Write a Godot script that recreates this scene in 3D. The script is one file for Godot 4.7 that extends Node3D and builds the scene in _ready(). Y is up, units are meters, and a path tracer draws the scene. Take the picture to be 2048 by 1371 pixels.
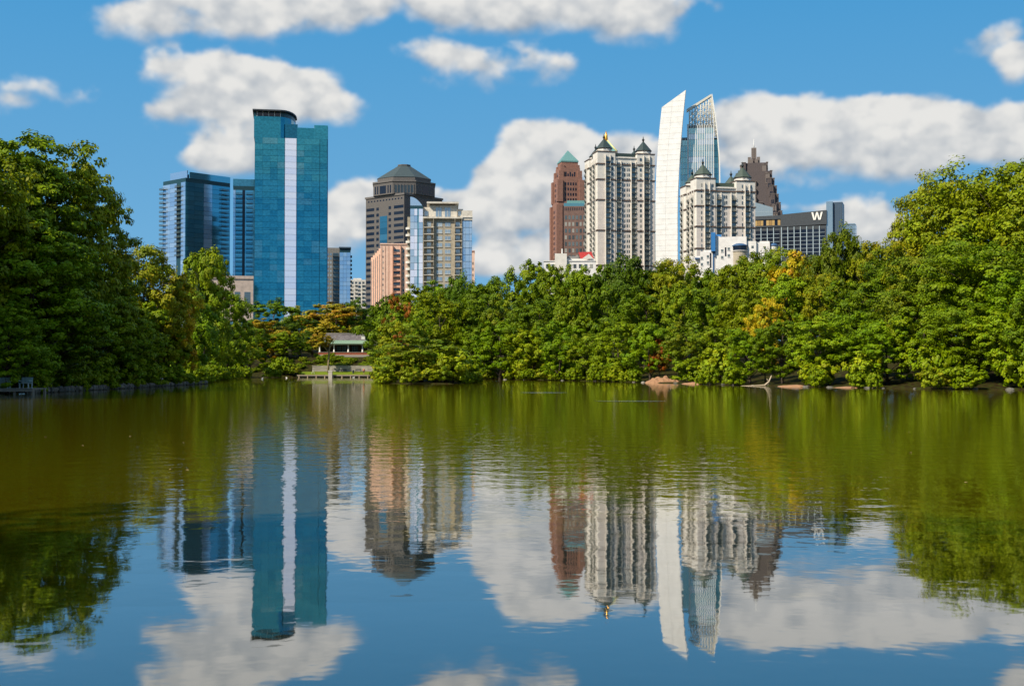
extends Node3D
# A lake in a city park: camera on the near bank, wooded banks left and right, a boathouse pavilion at the far end, a skyline of towers behind.

const LENS := 2500.0                       # focal length in photograph pixels (2048 x 1371)
const EYE := Vector3(0, 2.0, 0)
const MIDDLE := Vector2(1024, 685.5)
const LEVEL := 741.0                       # image row of the eye level
const UP := Vector3.UP

var rng := RandomNumberGenerator.new()
var taken := {}
var UNIT := BoxMesh.new()
var M := {}
var bumps := FastNoiseLite.new()
var look := Basis()

func _ready():
	rng.seed = 20110
	bumps.seed = 7
	bumps.frequency = 1.0
	bumps.noise_type = FastNoiseLite.TYPE_SIMPLEX_SMOOTH
	# ---- camera
	var tilt = atan((LEVEL - MIDDLE.y) / LENS)
	look = Basis(Vector3.RIGHT, tilt)
	var cam := Camera3D.new()
	cam.name = "camera"
	cam.fov = rad_to_deg(2.0 * atan(MIDDLE.y / LENS))
	cam.near = 0.1
	cam.far = 20000.0
	add_child(cam)
	cam.transform = Transform3D(look, EYE)
	cam.current = true
	# ---- sky, exposure
	var env := Environment.new()
	env.background_mode = Environment.BG_SKY
	env.sky = Sky.new()
	var air := PanoramaSkyMaterial.new()
	air.panorama = ImageTexture.create_from_image(sky_picture())
	env.sky.sky_material = air
	env.tonemap_mode = Environment.TONE_MAPPER_LINEAR
	env.tonemap_exposure = 1.22
	env.sdfgi_enabled = true
	env.ssao_enabled = true
	env.ssil_enabled = true
	var we := WorldEnvironment.new()
	we.name = "world_environment"
	we.environment = env
	add_child(we)
	# ---- sun: behind the camera, to the left
	var sun := DirectionalLight3D.new()
	sun.name = "sun"
	sun.light_energy = 1.6
	sun.light_color = Color(1.0, 0.955, 0.88)
	sun.light_angular_distance = 0.5
	sun.shadow_enabled = true
	add_child(sun)
	sun.look_at_from_position(Vector3.ZERO, Vector3(0.70, -0.80, -0.57), UP)
	materials()
	setting()
	buildings()
	woods()
	lakeside()

# ------------------------------------------------------------------ helpers
func spot(px, py, d) -> Vector3:           # the place that lies d metres out, in the direction of that point of the view
	var r = look * Vector3((px - MIDDLE.x) / LENS, (MIDDLE.y - py) / LENS, -1)
	return EYE + r * (d / -r.z)

func numbered(called) -> String:
	var n = taken.get(called, 0)
	taken[called] = n + 1
	return called if n == 0 else "%s_%03d" % [called, n]

func tag(o, label, category, group = "", kind = ""):
	if label: o.set_meta("label", label)
	if category: o.set_meta("category", category)
	if group: o.set_meta("group", group)
	if kind: o.set_meta("kind", kind)
	return o

func thing(called, label, category, at = Vector3.ZERO, turn = 0.0, group = "") -> Node3D:
	var o := Node3D.new()
	o.name = numbered(called)
	add_child(o)
	o.position = at
	o.rotation.y = turn
	tag(o, label, category, group)
	return o

func part(parent, called, mesh, material, where = Transform3D.IDENTITY) -> MeshInstance3D:
	var o := MeshInstance3D.new()
	o.name = called
	o.mesh = mesh
	o.material_override = material
	o.transform = where
	parent.add_child(o, true)
	return o

func single(called, mesh, material, where, label, category, group = "") -> MeshInstance3D:
	var o = part(self, numbered(called), mesh, material, where)
	tag(o, label, category, group)
	return o

func struct(called, mesh, material) -> MeshInstance3D:
	var o = part(self, numbered(called), mesh, material)
	o.set_meta("kind", "structure")
	return o

func bx(parent, called, x0, x1, y0, y1, z0, z1, material) -> MeshInstance3D:
	return part(parent, called, UNIT, material, Transform3D(Basis.from_scale(Vector3(x1 - x0, y1 - y0, z1 - z0)), Vector3(x0 + x1, y0 + y1, z0 + z1) / 2.0))

# a face of a building: centre of its foot and the way it points (angle round y, 0 = towards +z)
func face(x, z, deg) -> Dictionary:
	var a = deg_to_rad(deg)
	return {"o": Vector3(x, 0, z), "n": Vector3(sin(a), 0, cos(a)), "u": Vector3(cos(a), 0, -sin(a))}

# a box on a face: u0..u1 along it, v0..v1 up, n0..n1 outwards
func slab(parent, called, f, u0, u1, v0, v1, n0, n1, material, skew = 0.0) -> MeshInstance3D:
	var b := Basis(f.u * (u1 - u0), UP * (v1 - v0), f.n * (n1 - n0))
	if skew != 0.0:
		b = Basis(UP, rng.randf_range(-skew, skew)) * Basis(f.u, rng.randf_range(-skew, skew)) * b
	return part(parent, called, UNIT, material, Transform3D(b, f.o + f.u * (u0 + u1) / 2.0 + UP * (v0 + v1) / 2.0 + f.n * (n0 + n1) / 2.0))

func pick(list):
	return list[rng.randi() % list.size()]

func st_new() -> SurfaceTool:
	var st := SurfaceTool.new()
	st.begin(Mesh.PRIMITIVE_TRIANGLES)
	return st

func tri(st, a, b, c):
	st.add_vertex(a); st.add_vertex(b); st.add_vertex(c)

func quad(st, a, b, c, d):
	tri(st, a, b, c)
	tri(st, a, c, d)

func done(st) -> ArrayMesh:
	st.generate_normals()
	return st.commit()

func box_in(st, lo: Vector3, hi: Vector3, turn := Basis.IDENTITY, at := Vector3.ZERO):
	var p = []
	for i in 8:
		p.append(at + turn * Vector3(hi.x if i & 1 else lo.x, hi.y if i & 2 else lo.y, hi.z if i & 4 else lo.z))
	st.set_smooth_group(-1)
	for q in [[4, 6, 7, 5], [1, 3, 2, 0], [0, 2, 6, 4], [5, 7, 3, 1], [2, 3, 7, 6], [0, 4, 5, 1]]:
		quad(st, p[q[0]], p[q[1]], p[q[2]], p[q[3]])

# upright prism over a plan outline (Vector2 x, z; given clockwise seen from above), scaled about the origin at its top
func prism(plan: Array, y0, y1, top = 1.0, shift = Vector2.ZERO) -> ArrayMesh:
	var st := st_new()
	st.set_smooth_group(-1)
	var n = plan.size()
	var t = []
	for p in plan: t.append(p * top + shift)
	for i in n:
		var j = (i + 1) % n
		var a = Vector3(plan[i].x, y0, plan[i].y); var b = Vector3(plan[j].x, y0, plan[j].y)
		var c = Vector3(t[j].x, y1, t[j].y); var d = Vector3(t[i].x, y1, t[i].y)
		quad(st, a, d, c, b)
	for i in range(1, n - 1):
		tri(st, Vector3(t[0].x, y1, t[0].y), Vector3(t[i + 1].x, y1, t[i + 1].y), Vector3(t[i].x, y1, t[i].y))
		tri(st, Vector3(plan[0].x, y0, plan[0].y), Vector3(plan[i].x, y0, plan[i].y), Vector3(plan[i + 1].x, y0, plan[i + 1].y))
	return done(st)

func square(w, d) -> Array:
	return [Vector2(-w, d) / 2, Vector2(w, d) / 2, Vector2(w, -d) / 2, Vector2(-w, -d) / 2]

func ring(r, n, turn = 0.0) -> Array:
	var a = []
	for i in n:
		var t = -TAU * i / n + turn
		a.append(Vector2(cos(t), sin(t)) * r)
	return a

# outline in the x, y plane (counter-clockwise seen from the front), given a thickness in z
func plate(outline: Array, thick) -> ArrayMesh:
	var st := st_new()
	st.set_smooth_group(-1)
	var z = thick / 2.0
	var idx = Geometry2D.triangulate_polygon(PackedVector2Array(outline))
	for i in range(0, idx.size(), 3):
		var a = outline[idx[i]]; var b = outline[idx[i + 1]]; var c = outline[idx[i + 2]]
		if (b - a).cross(c - a) > 0:
			var s = b; b = c; c = s
		tri(st, Vector3(a.x, a.y, z), Vector3(b.x, b.y, z), Vector3(c.x, c.y, z))
		tri(st, Vector3(a.x, a.y, -z), Vector3(c.x, c.y, -z), Vector3(b.x, b.y, -z))
	var area = 0.0
	for i in outline.size(): area += outline[i].cross(outline[(i + 1) % outline.size()])
	for i in outline.size():
		var a = outline[i]; var b = outline[(i + 1) % outline.size()]
		if area < 0:
			var s = a; a = b; b = s
		quad(st, Vector3(a.x, a.y, z), Vector3(b.x, b.y, z), Vector3(b.x, b.y, -z), Vector3(a.x, a.y, -z))
	return done(st)

# tapered tube through points, with radii
func tube(st, pts: Array, radii: Array, sides = 7):
	st.set_smooth_group(0)
	var rings = []
	for i in pts.size():
		var dir = (pts[min(i + 1, pts.size() - 1)] - pts[max(i - 1, 0)]).normalized()
		var a = dir.cross(Vector3(0.31, 0.2, 0.93)).normalized()
		var b = dir.cross(a)
		var r = []
		for k in sides:
			var t = TAU * k / sides
			r.append(pts[i] + (a * cos(t) + b * sin(t)) * radii[i])
		rings.append(r)
	for i in pts.size() - 1:
		for k in sides:
			var l = (k + 1) % sides
			quad(st, rings[i][k], rings[i + 1][k], rings[i + 1][l], rings[i][l])
	for k in range(1, sides - 1):
		tri(st, rings[-1][0], rings[-1][k + 1], rings[-1][k])
		tri(st, rings[0][0], rings[0][k], rings[0][k + 1])

# one continuous body from tapered capsules [a, b, ra, rb], meshed as surface nets
func body(bones: Array, cell: float, blend := 0.05) -> ArrayMesh:
	var lo := Vector3.ONE * 1e6; var hi := -lo
	for b in bones:
		for e in 2:
			lo = lo.min(b[e] - Vector3.ONE * (b[2 + e] + 2.5 * cell)); hi = hi.max(b[e] + Vector3.ONE * (b[2 + e] + 2.5 * cell))
	var n := Vector3i(((hi - lo) / cell).ceil()) + Vector3i.ONE
	var val := PackedFloat32Array()
	val.resize(n.x * n.y * n.z)
	for z in n.z: for y in n.y: for x in n.x:
		var p = lo + Vector3(x, y, z) * cell
		var s := 0.0
		for b in bones:
			var ab: Vector3 = b[1] - b[0]
			var t = clampf((p - b[0]).dot(ab) / maxf(ab.length_squared(), 1e-9), 0, 1)
			s += exp(-((p - b[0] - ab * t).length() - lerpf(b[2], b[3], t)) / (blend * 0.35))
		val[(z * n.y + y) * n.x + x] = -log(maxf(s, 1e-30)) * blend * 0.35
	var at := {}
	var v := PackedVector3Array()
	for z in n.z - 1: for y in n.y - 1: for x in n.x - 1:
		var sum := Vector3.ZERO; var c := 0
		for e in [[0, 1], [0, 2], [0, 4], [1, 3], [1, 5], [2, 3], [2, 6], [3, 7], [4, 5], [4, 6], [5, 7], [6, 7]]:
			var a = Vector3i(x + (e[0] & 1), y + (e[0] >> 1 & 1), z + (e[0] >> 2)); var b = Vector3i(x + (e[1] & 1), y + (e[1] >> 1 & 1), z + (e[1] >> 2))
			var va = val[(a.z * n.y + a.y) * n.x + a.x]; var vb = val[(b.z * n.y + b.y) * n.x + b.x]
			if (va < 0) != (vb < 0):
				sum += Vector3(a).lerp(Vector3(b), va / (va - vb)); c += 1
		if c:
			at[Vector3i(x, y, z)] = v.size()
			v.append(lo + sum / c * cell)
	var st := st_new()
	st.set_smooth_group(0)
	for p in at:
		var here = val[(p.z * n.y + p.y) * n.x + p.x] < 0
		for k in 3:
			var q: Vector3i = p; q[k] += 1
			if (val[(q.z * n.y + q.y) * n.x + q.x] < 0) == here: continue
			var d1 := Vector3i.ZERO; var d2 := Vector3i.ZERO
			d1[(k + 1) % 3] = -1; d2[(k + 2) % 3] = -1
			if not (at.has(p + d1) and at.has(p + d2) and at.has(p + d1 + d2)): continue
			var a = v[at[p]]; var b = v[at[p + d1]]; var c = v[at[p + d1 + d2]]; var d = v[at[p + d2]]
			if here: quad(st, a, d, c, b)
			else: quad(st, a, b, c, d)
	return done(st)

# ------------------------------------------------------------------ sky
func sky_picture() -> Image:
	var w := 4096; var h := 2048
	var img := Image.create_empty(w, h, false, Image.FORMAT_RGBF)
	var air = PackedColorArray()
	for y in h:
		var el = 90.0 - (y + 0.5) * 180.0 / h
		var c: Color
		if el < 0: c = Color(0.12, 0.13, 0.10)
		elif el < 17: c = Color(0.185, 0.40, 0.60).lerp(Color(0.058, 0.268, 0.53), pow(el / 17.0, 0.8))
		else: c = Color(0.058, 0.268, 0.53).lerp(Color(0.026, 0.135, 0.36), pow((el - 17) / 73.0, 0.7))
		air.append(c)
		img.fill_rect(Rect2i(0, y, w, 1), c)
	# clouds: puffs [azimuth, elevation, half width, half height, weight], degrees
	var puffs = []
	for p in [[600, 8, 150, 58, 1.0], [400, 30, 130, 50, 1.0], [270, 72, 110, 34, 0.85], [690, -5, 90, 60, 0.9], [520, 60, 120, 40, 0.5],
			[400, 165, 110, 56, 1.1], [540, 190, 130, 58, 1.1], [640, 218, 95, 36, 0.85], [470, 225, 150, 40, 0.7], [390, 250, 120, 32, 0.45],
			[470, 310, 95, 48, 1.0], [420, 330, 60, 26, 0.7], [715, 405, 60, 55, 1.1], [690, 455, 90, 62, 1.0], [880, 395, 60, 20, 0.6],
			[1090, 290, 90, 56, 1.1], [1030, 345, 75, 45, 0.9], [1080, 370, 130, 80, 1.0], [985, 415, 75, 55, 0.9], [1040, 440, 120, 50, 0.8], [1060, 510, 130, 40, 1.0], [980, 530, 60, 26, 0.9],
			[1100, 8, 280, 50, 1.0], [1260, 28, 110, 56, 1.0], [950, 12, 130, 42, 0.8],
			[850, 92, 90, 32, 0.6], [925, 135, 100, 42, 0.62], [1075, 125, 85, 42, 0.5],
			[1250, 310, 110, 50, 1.0], [1500, 262, 90, 60, 1.15], [1610, 268, 120, 62, 1.1], [1740, 280, 110, 66, 1.1], [1830, 278, 110, 56, 1.1], [1960, 290, 130, 50, 1.05], [1700, 320, 220, 48, 0.8], [1850, 345, 150, 38, 0.6], [2090, 310, 110, 60, 1.0], [1480, 340, 90, 36, 0.6], [1540, 380, 90, 24, 0.4],
			[1720, 450, 75, 50, 1.0], [1620, 422, 70, 14, 0.7], [1790, 480, 70, 36, 0.8], [2040, 172, 44, 36, 0.8], [1995, 122, 75, 36, 0.5], [1920, 4, 110, 26, 0.7], [60, 212, 110, 32, 0.5], [10, 250, 60, 22, 0.4]]:
		puffs.append([rad_to_deg(atan((p[0] - 1024.0) / LENS)), rad_to_deg(atan((LEVEL - p[1]) / LENS)), p[2] / 43.6, p[3] / 43.6, p[4]])
	var r := RandomNumberGenerator.new()
	r.seed = 5
	for k in 84:                               # the same broken cumulus goes on all round
		var az = r.randf_range(27, 333); var el = 2.0 + 58.0 * pow(r.randf(), 2.1)
		var big = r.randf_range(0.7, 1.3) * (1.0 + el / 22.0)
		for j in 4:
			puffs.append([az + r.randf_range(-3.4, 3.4) * big / cos(deg_to_rad(el)), el + r.randf_range(-0.5, 0.7) * big, r.randf_range(1.8, 3.4) * big / cos(deg_to_rad(el)), r.randf_range(0.8, 1.4) * big, r.randf_range(0.7, 1.1)])
	for k in 26:
		var el = r.randf_range(17.5, 60)
		puffs.append([r.randf_range(-26, 26), el + 4.5, r.randf_range(2.5, 5), r.randf_range(1.0, 1.8), r.randf_range(0.4, 1.0)])
	var thick := {}
	var pd = w / 360.0
	for p in puffs:
		var cx = p[0] * pd; var cy = (90.0 - p[1]) * pd
		var rx = p[2] * pd * 1.3; var ry = p[3] * pd * 1.3
		for y in range(int(cy - ry), int(cy + ry) + 1):
			if y < 0 or y >= h / 2: continue
			for x in range(int(cx - rx), int(cx + rx) + 1):
				var q = ((x - cx) / rx) * ((x - cx) / rx) + ((y - cy) / ry) * ((y - cy) / ry)
				if q >= 1.0: continue
				var key = y * w + posmod(x, w)
				var add = p[4] * (1.0 - q)
				var low = clampf((y - cy) / ry, -1, 1)
				var old = thick.get(key)
				if old == null: thick[key] = Vector2(add, low * add)
				else: thick[key] = Vector2(add + old.x - 0.45 * add * old.x, old.y + low * add)
	var curl := FastNoiseLite.new()
	curl.seed = 31
	curl.noise_type = FastNoiseLite.TYPE_SIMPLEX_SMOOTH
	curl.fractal_type = FastNoiseLite.FRACTAL_FBM
	curl.fractal_octaves = 5
	curl.frequency = 0.028
	curl.domain_warp_enabled = true
	curl.domain_warp_amplitude = 9.0
	curl.domain_warp_frequency = 0.05
	var heap := FastNoiseLite.new()         # the round heads of cumulus
	heap.seed = 12
	heap.noise_type = FastNoiseLite.TYPE_CELLULAR
	heap.cellular_return_type = FastNoiseLite.RETURN_DISTANCE
	heap.fractal_type = FastNoiseLite.FRACTAL_FBM
	heap.fractal_octaves = 3
	heap.frequency = 0.05
	heap.domain_warp_enabled = true
	heap.domain_warp_amplitude = 8.0
	heap.domain_warp_frequency = 0.03
	for key in thick:
		var t: Vector2 = thick[key]
		var x = key % w; var y = key / w
		if x > w / 2: x -= w                  # the noise runs on across the middle of the view
		var head = -heap.get_noise_2d(x, y * 1.5) - 0.35
		var n = curl.get_noise_2d(x, y * 1.45)
		var low = clampf(t.y / maxf(t.x, 0.05), -1, 1)
		var a = t.x * 1.15 + n * 0.62 + head * 0.5 - 0.40
		var cover = smoothstep(0.0, 0.55 + 0.6 * maxf(low + 0.25, 0.0), a)
		if cover <= 0.0: continue
		var n2 = curl.get_noise_2d(x * 1.6 + 700.0, y * 2.2)
		var lit = clampf(0.40 - 0.50 * low + 0.60 * n2 + 0.75 * head + 0.15 * a, 0.0, 1.0)
		var c = Color(0.285, 0.33, 0.385).lerp(Color(0.67, 0.66, 0.635), lit)
		img.set_pixel(posmod(x, w), y, air[y].lerp(c, cover * 0.97))
	return img

# ------------------------------------------------------------------ materials
func noise_picture(freq, octaves, ramp: Array, size = 512, seed_ = 1, kind = FastNoiseLite.TYPE_SIMPLEX_SMOOTH) -> NoiseTexture2D:
	var t := NoiseTexture2D.new()
	t.width = size; t.height = size
	t.seamless = true
	var n := FastNoiseLite.new()
	n.seed = seed_; n.frequency = freq; n.noise_type = kind
	n.fractal_type = FastNoiseLite.FRACTAL_FBM; n.fractal_octaves = octaves
	t.noise = n
	if ramp.size():
		var g := Gradient.new()
		g.offsets = PackedFloat32Array(ramp.map(func(r): return r[0]))
		g.colors = PackedColorArray(ramp.map(func(r): return r[1]))
		t.color_ramp = g
	return t

func mat(r, g, b, rough = 0.8, metal = 0.0, spec = 0.5) -> StandardMaterial3D:      # linear base colour
	var m := StandardMaterial3D.new()
	m.albedo_color = Color(r, g, b).linear_to_srgb()
	m.roughness = rough
	m.metallic = metal
	m.metallic_specular = spec
	return m

func worn(m: StandardMaterial3D, tex, scale) -> StandardMaterial3D:                  # grain and patches, the same in every light
	m.albedo_texture = tex
	m.uv1_triplanar = true
	m.uv1_world_triplanar = true
	m.uv1_scale = Vector3.ONE * scale
	return m

func grey(v): return Color(v, v, v)

func materials():
	var patches = noise_picture(0.012, 5, [[0.0, grey(0.80)], [0.5, grey(0.93)], [1.0, grey(1.0)]], 512, 3)
	var faint = noise_picture(0.012, 5, [[0.0, grey(0.90)], [0.5, grey(0.96)], [1.0, grey(1.0)]], 512, 5)
	var streaks = noise_picture(0.03, 4, [[0.0, grey(0.72)], [0.45, grey(0.9)], [1.0, grey(1.0)]], 512, 4)
	var panes = noise_picture(0.02, 4, [[0.0, grey(0.78)], [0.5, grey(0.9)], [1.0, grey(1.0)]], 512, 8)
	M.teal = []
	for c in [[0.045, 0.34, 0.47], [0.06, 0.38, 0.50], [0.035, 0.30, 0.43], [0.12, 0.40, 0.50]]:
		M.teal.append(worn(mat(c[0], c[1], c[2], 0.09, 0.82), panes, 0.05))
	M.teal_dark = worn(mat(0.02, 0.18, 0.30, 0.12, 0.8), panes, 0.05)
	M.pale_glass = [mat(0.80, 0.84, 0.98, 0.16, 0.42), mat(0.76, 0.81, 0.97, 0.16, 0.45), mat(0.84, 0.86, 0.97, 0.16, 0.4)]
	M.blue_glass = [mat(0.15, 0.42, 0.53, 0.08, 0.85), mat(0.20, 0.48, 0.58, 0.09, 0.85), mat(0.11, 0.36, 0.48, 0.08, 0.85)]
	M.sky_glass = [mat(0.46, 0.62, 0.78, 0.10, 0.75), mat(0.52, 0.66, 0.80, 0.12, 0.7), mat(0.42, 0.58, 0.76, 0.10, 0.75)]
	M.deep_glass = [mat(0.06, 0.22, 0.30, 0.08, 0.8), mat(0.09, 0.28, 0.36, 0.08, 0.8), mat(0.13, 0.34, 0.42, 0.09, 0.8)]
	M.window = [mat(0.10, 0.14, 0.16, 0.10, 0.5), mat(0.16, 0.20, 0.21, 0.12, 0.5), mat(0.07, 0.09, 0.10, 0.10, 0.5), mat(0.34, 0.33, 0.29, 0.4, 0.1)]
	M.curtained = [mat(0.36, 0.45, 0.52, 0.15, 0.45), mat(0.28, 0.38, 0.47, 0.12, 0.5), mat(0.45, 0.52, 0.56, 0.2, 0.35)]
	M.black_window = [mat(0.012, 0.018, 0.035, 0.10, 0.3), mat(0.02, 0.025, 0.04, 0.12, 0.3)]
	M.mullion = mat(0.02, 0.07, 0.09, 0.4, 0.3)
	M.granite = worn(mat(0.132, 0.122, 0.115, 0.75), streaks, 0.08)
	M.granite_light = worn(mat(0.165, 0.152, 0.142, 0.75), streaks, 0.08)
	M.slate_roof = worn(mat(0.060, 0.085, 0.085, 0.6), streaks, 0.10)
	M.pink = worn(mat(0.86, 0.58, 0.44, 0.85), faint, 0.06)
	M.pink_deep = worn(mat(0.55, 0.29, 0.20, 0.85), patches, 0.06)
	M.beige = worn(mat(0.46, 0.40, 0.30, 0.85), patches, 0.06)
	M.podium = worn(mat(0.62, 0.50, 0.42, 0.85), patches, 0.05)
	M.cream = worn(mat(0.72, 0.66, 0.56, 0.85), patches, 0.06)
	M.stone_white = worn(mat(0.74, 0.70, 0.63, 0.85), faint, 0.05)
	M.stone_low = worn(mat(0.75, 0.67, 0.60, 0.85), faint, 0.05)
	M.shaft_grey = worn(mat(0.27, 0.265, 0.25, 0.85), streaks, 0.06)
	M.cornice = mat(0.11, 0.075, 0.06, 0.8)
	M.iron = mat(0.03, 0.04, 0.04, 0.6, 0.2)
	M.rail_shade = mat(0.10, 0.12, 0.11, 0.6, 0.2)
	M.turret_roof = worn(mat(0.030, 0.055, 0.052, 0.55), streaks, 0.15)
	M.green_roof = worn(mat(0.065, 0.095, 0.070, 0.6), streaks, 0.15)
	M.copper = worn(mat(0.31, 0.155, 0.11, 0.8), patches, 0.05)
	M.copper_low = worn(mat(0.21, 0.125, 0.10, 0.8), patches, 0.05)
	M.verdigris = worn(mat(0.17, 0.36, 0.34, 0.5), streaks, 0.08)
	M.gold = mat(0.85, 0.42, 0.06, 0.32, 0.7)
	M.gold_edge = mat(0.72, 0.66, 0.28, 0.5, 0.1)
	M.white_panel = [worn(mat(0.81, 0.80, 0.77, 0.5), faint, 0.03), worn(mat(0.79, 0.785, 0.76, 0.5), faint, 0.03), worn(mat(0.80, 0.785, 0.75, 0.5), faint, 0.03)]
	M.white_metal = mat(0.74, 0.73, 0.68, 0.5)
	M.lattice = mat(0.62, 0.59, 0.50, 0.6)
	M.white_wall = worn(mat(0.80, 0.77, 0.73, 0.85), faint, 0.08)
	M.blue_paint = mat(0.02, 0.16, 0.42, 0.5)
	M.blue_dark = mat(0.03, 0.09, 0.20, 0.5)
	M.steel_blue = mat(0.07, 0.11, 0.16, 0.4, 0.3)
	M.red_roof = worn(mat(0.60, 0.045, 0.040, 0.7), streaks, 0.15)
	M.promenade = worn(mat(0.105, 0.082, 0.080, 0.7), streaks, 0.08)
	M.promenade_light = worn(mat(0.20, 0.165, 0.145, 0.7), streaks, 0.08)
	M.hotel_dark = worn(mat(0.050, 0.060, 0.070, 0.55), streaks, 0.06)
	M.hotel_frame = mat(0.34, 0.42, 0.46, 0.6)
	M.amber = [mat(0.42, 0.27, 0.09, 0.4), mat(0.30, 0.18, 0.06, 0.4), mat(0.46, 0.31, 0.12, 0.4)]
	M.sign_white = mat(0.85, 0.82, 0.74, 0.6)
	M.grey_glass = [mat(0.34, 0.43, 0.48, 0.15, 0.6), mat(0.30, 0.39, 0.45, 0.15, 0.6)]
	M.slate = worn(mat(0.20, 0.17, 0.165, 0.85), streaks, 0.5)
	M.slates = [worn(mat(0.21, 0.18, 0.17, 0.85), streaks, 0.5), worn(mat(0.17, 0.145, 0.145, 0.85), streaks, 0.5), worn(mat(0.25, 0.22, 0.21, 0.85), streaks, 0.5)]
	M.patina = worn(mat(0.27, 0.39, 0.26, 0.6), streaks, 0.4)
	M.column = mat(0.78, 0.74, 0.64, 0.7)
	M.brick = worn(mat(0.42, 0.12, 0.06, 0.85), streaks, 0.7)
	M.panelling = worn(mat(0.20, 0.13, 0.085, 0.8), streaks, 0.6)
	M.wall_stone = worn(mat(0.46, 0.41, 0.34, 0.9), streaks, 0.6)
	M.wall_stone_b = worn(mat(0.36, 0.32, 0.27, 0.9), streaks, 0.6)
	M.wall_stone_c = worn(mat(0.56, 0.51, 0.43, 0.9), streaks, 0.6)
	M.timber_b = worn(mat(0.48, 0.37, 0.26, 0.85), streaks, 0.7)
	M.timber_grey_b = worn(mat(0.21, 0.195, 0.165, 0.85), streaks, 0.6)
	M.edge_stone = worn(mat(0.16, 0.15, 0.125, 0.9), streaks, 0.9)
	M.edge_stone_b = worn(mat(0.11, 0.105, 0.09, 0.9), streaks, 0.9)
	make_stones()
	M.timber = worn(mat(0.55, 0.42, 0.29, 0.85), streaks, 0.6)
	M.timber_grey = worn(mat(0.26, 0.24, 0.20, 0.85), streaks, 0.6)
	M.pale_teal = worn(mat(0.36, 0.50, 0.52, 0.6), streaks, 0.9)
	M.bark = worn(mat(0.085, 0.062, 0.043, 0.95), streaks, 0.8)
	M.bark_pale = worn(mat(0.30, 0.235, 0.13, 0.9), streaks, 0.8)
	M.dead_wood = worn(mat(0.58, 0.47, 0.33, 0.9), streaks, 0.9)
	M.soil = worn(mat(0.40, 0.215, 0.11, 0.95), streaks, 0.35)
	M.leaf = StandardMaterial3D.new()
	M.leaf.vertex_color_use_as_albedo = true
	M.leaf.roughness = 0.55
	M.leaf.metallic_specular = 0.28
	M.leaf.backlight_enabled = true
	M.leaf.backlight = Color(0.52, 0.54, 0.2)
	M.leaves = [M.leaf]
	for c in [Color(0.90, 0.93, 0.9), Color(1.0, 0.95, 0.9), Color(0.94, 1.0, 0.95), Color(0.82, 0.86, 0.8)]:
		var m = M.leaf.duplicate()
		m.albedo_color = c
		M.leaves.append(m)
	# ground: leaf litter, soil and thin grass
	M.ground = worn(mat(1, 1, 1, 0.95, 0.0, 0.2), noise_picture(0.02, 5, [[0.0, Color(0.10, 0.07, 0.04)], [0.4, Color(0.20, 0.15, 0.07)], [0.6, Color(0.19, 0.21, 0.06)], [1.0, Color(0.30, 0.32, 0.10)]], 512, 12), 0.11)
	M.lawn = worn(mat(1, 1, 1, 0.95, 0.0, 0.2), noise_picture(0.05, 4, [[0.0, Color(0.30, 0.38, 0.06)], [0.5, Color(0.42, 0.49, 0.10)], [1.0, Color(0.56, 0.55, 0.22)]], 512, 14), 0.2)
	# water: murky green-brown body under a smooth surface with small ripples
	var fine = noise_picture(0.06, 3, [], 1024, 33)
	var rip := NoiseTexture2D.new()
	rip.width = 1024; rip.height = 1024
	rip.seamless = true
	rip.as_normal_map = true
	rip.bump_strength = 6.0
	var n := FastNoiseLite.new()
	n.seed = 21; n.frequency = 0.012; n.noise_type = FastNoiseLite.TYPE_SIMPLEX_SMOOTH
	n.fractal_octaves = 4; n.fractal_gain = 0.5
	rip.noise = n
	# from the open lake (0), through the lee of the near bank, to the calm at our feet (1); last the gusts
	M.water = []
	for i in WATERS + 1:
		var calm = i / float(WATERS - 1)
		var gust = i == WATERS
		var w = mat(0.080, 0.066, 0.0015, 0.02, 0.0, 0.71)
		w.normal_enabled = true
		w.normal_texture = rip
		w.normal_scale = 1.6 if gust else lerpf(0.075, 0.019, calm)
		w.uv1_triplanar = true
		w.uv1_world_triplanar = true
		w.uv1_scale = Vector3.ONE / (5.0 if gust else 14.0)
		if calm < 0.7:                         # the breeze's finest ripples
			w.heightmap_enabled = true
			w.heightmap_texture = fine
			w.heightmap_scale = 0.16 * (1.0 - calm / 0.7)
		if calm > 0.0 and not gust:
			w.clearcoat_enabled = true
			w.clearcoat = 0.65 * calm
			w.clearcoat_roughness = 0.02
		M.water.append(w)

const WATERS := 9

# ------------------------------------------------------------------ lake, ground
var SHORE: Array = [Vector2(-64, -0.9), Vector2(-58, -40), Vector2(-46, -86), Vector2(-43, -106), Vector2(-45, -150), Vector2(-47.5, -190), Vector2(-58, -240), Vector2(-70, -310), Vector2(-74, -352), Vector2(-63, -364),
	Vector2(-36, -364), Vector2(-33, -335), Vector2(-24, -235), Vector2(-19.5, -194), Vector2(-14, -187), Vector2(-8, -189), Vector2(-6.5, -205), Vector2(-9, -294), Vector2(0, -279), Vector2(8, -262), Vector2(16, -232), Vector2(22, -207), Vector2(31, -168), Vector2(38, -150), Vector2(43, -140), Vector2(52.5, -130),
	Vector2(62, -112), Vector2(70, -80), Vector2(74, -30), Vector2(62, -0.9)]

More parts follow.
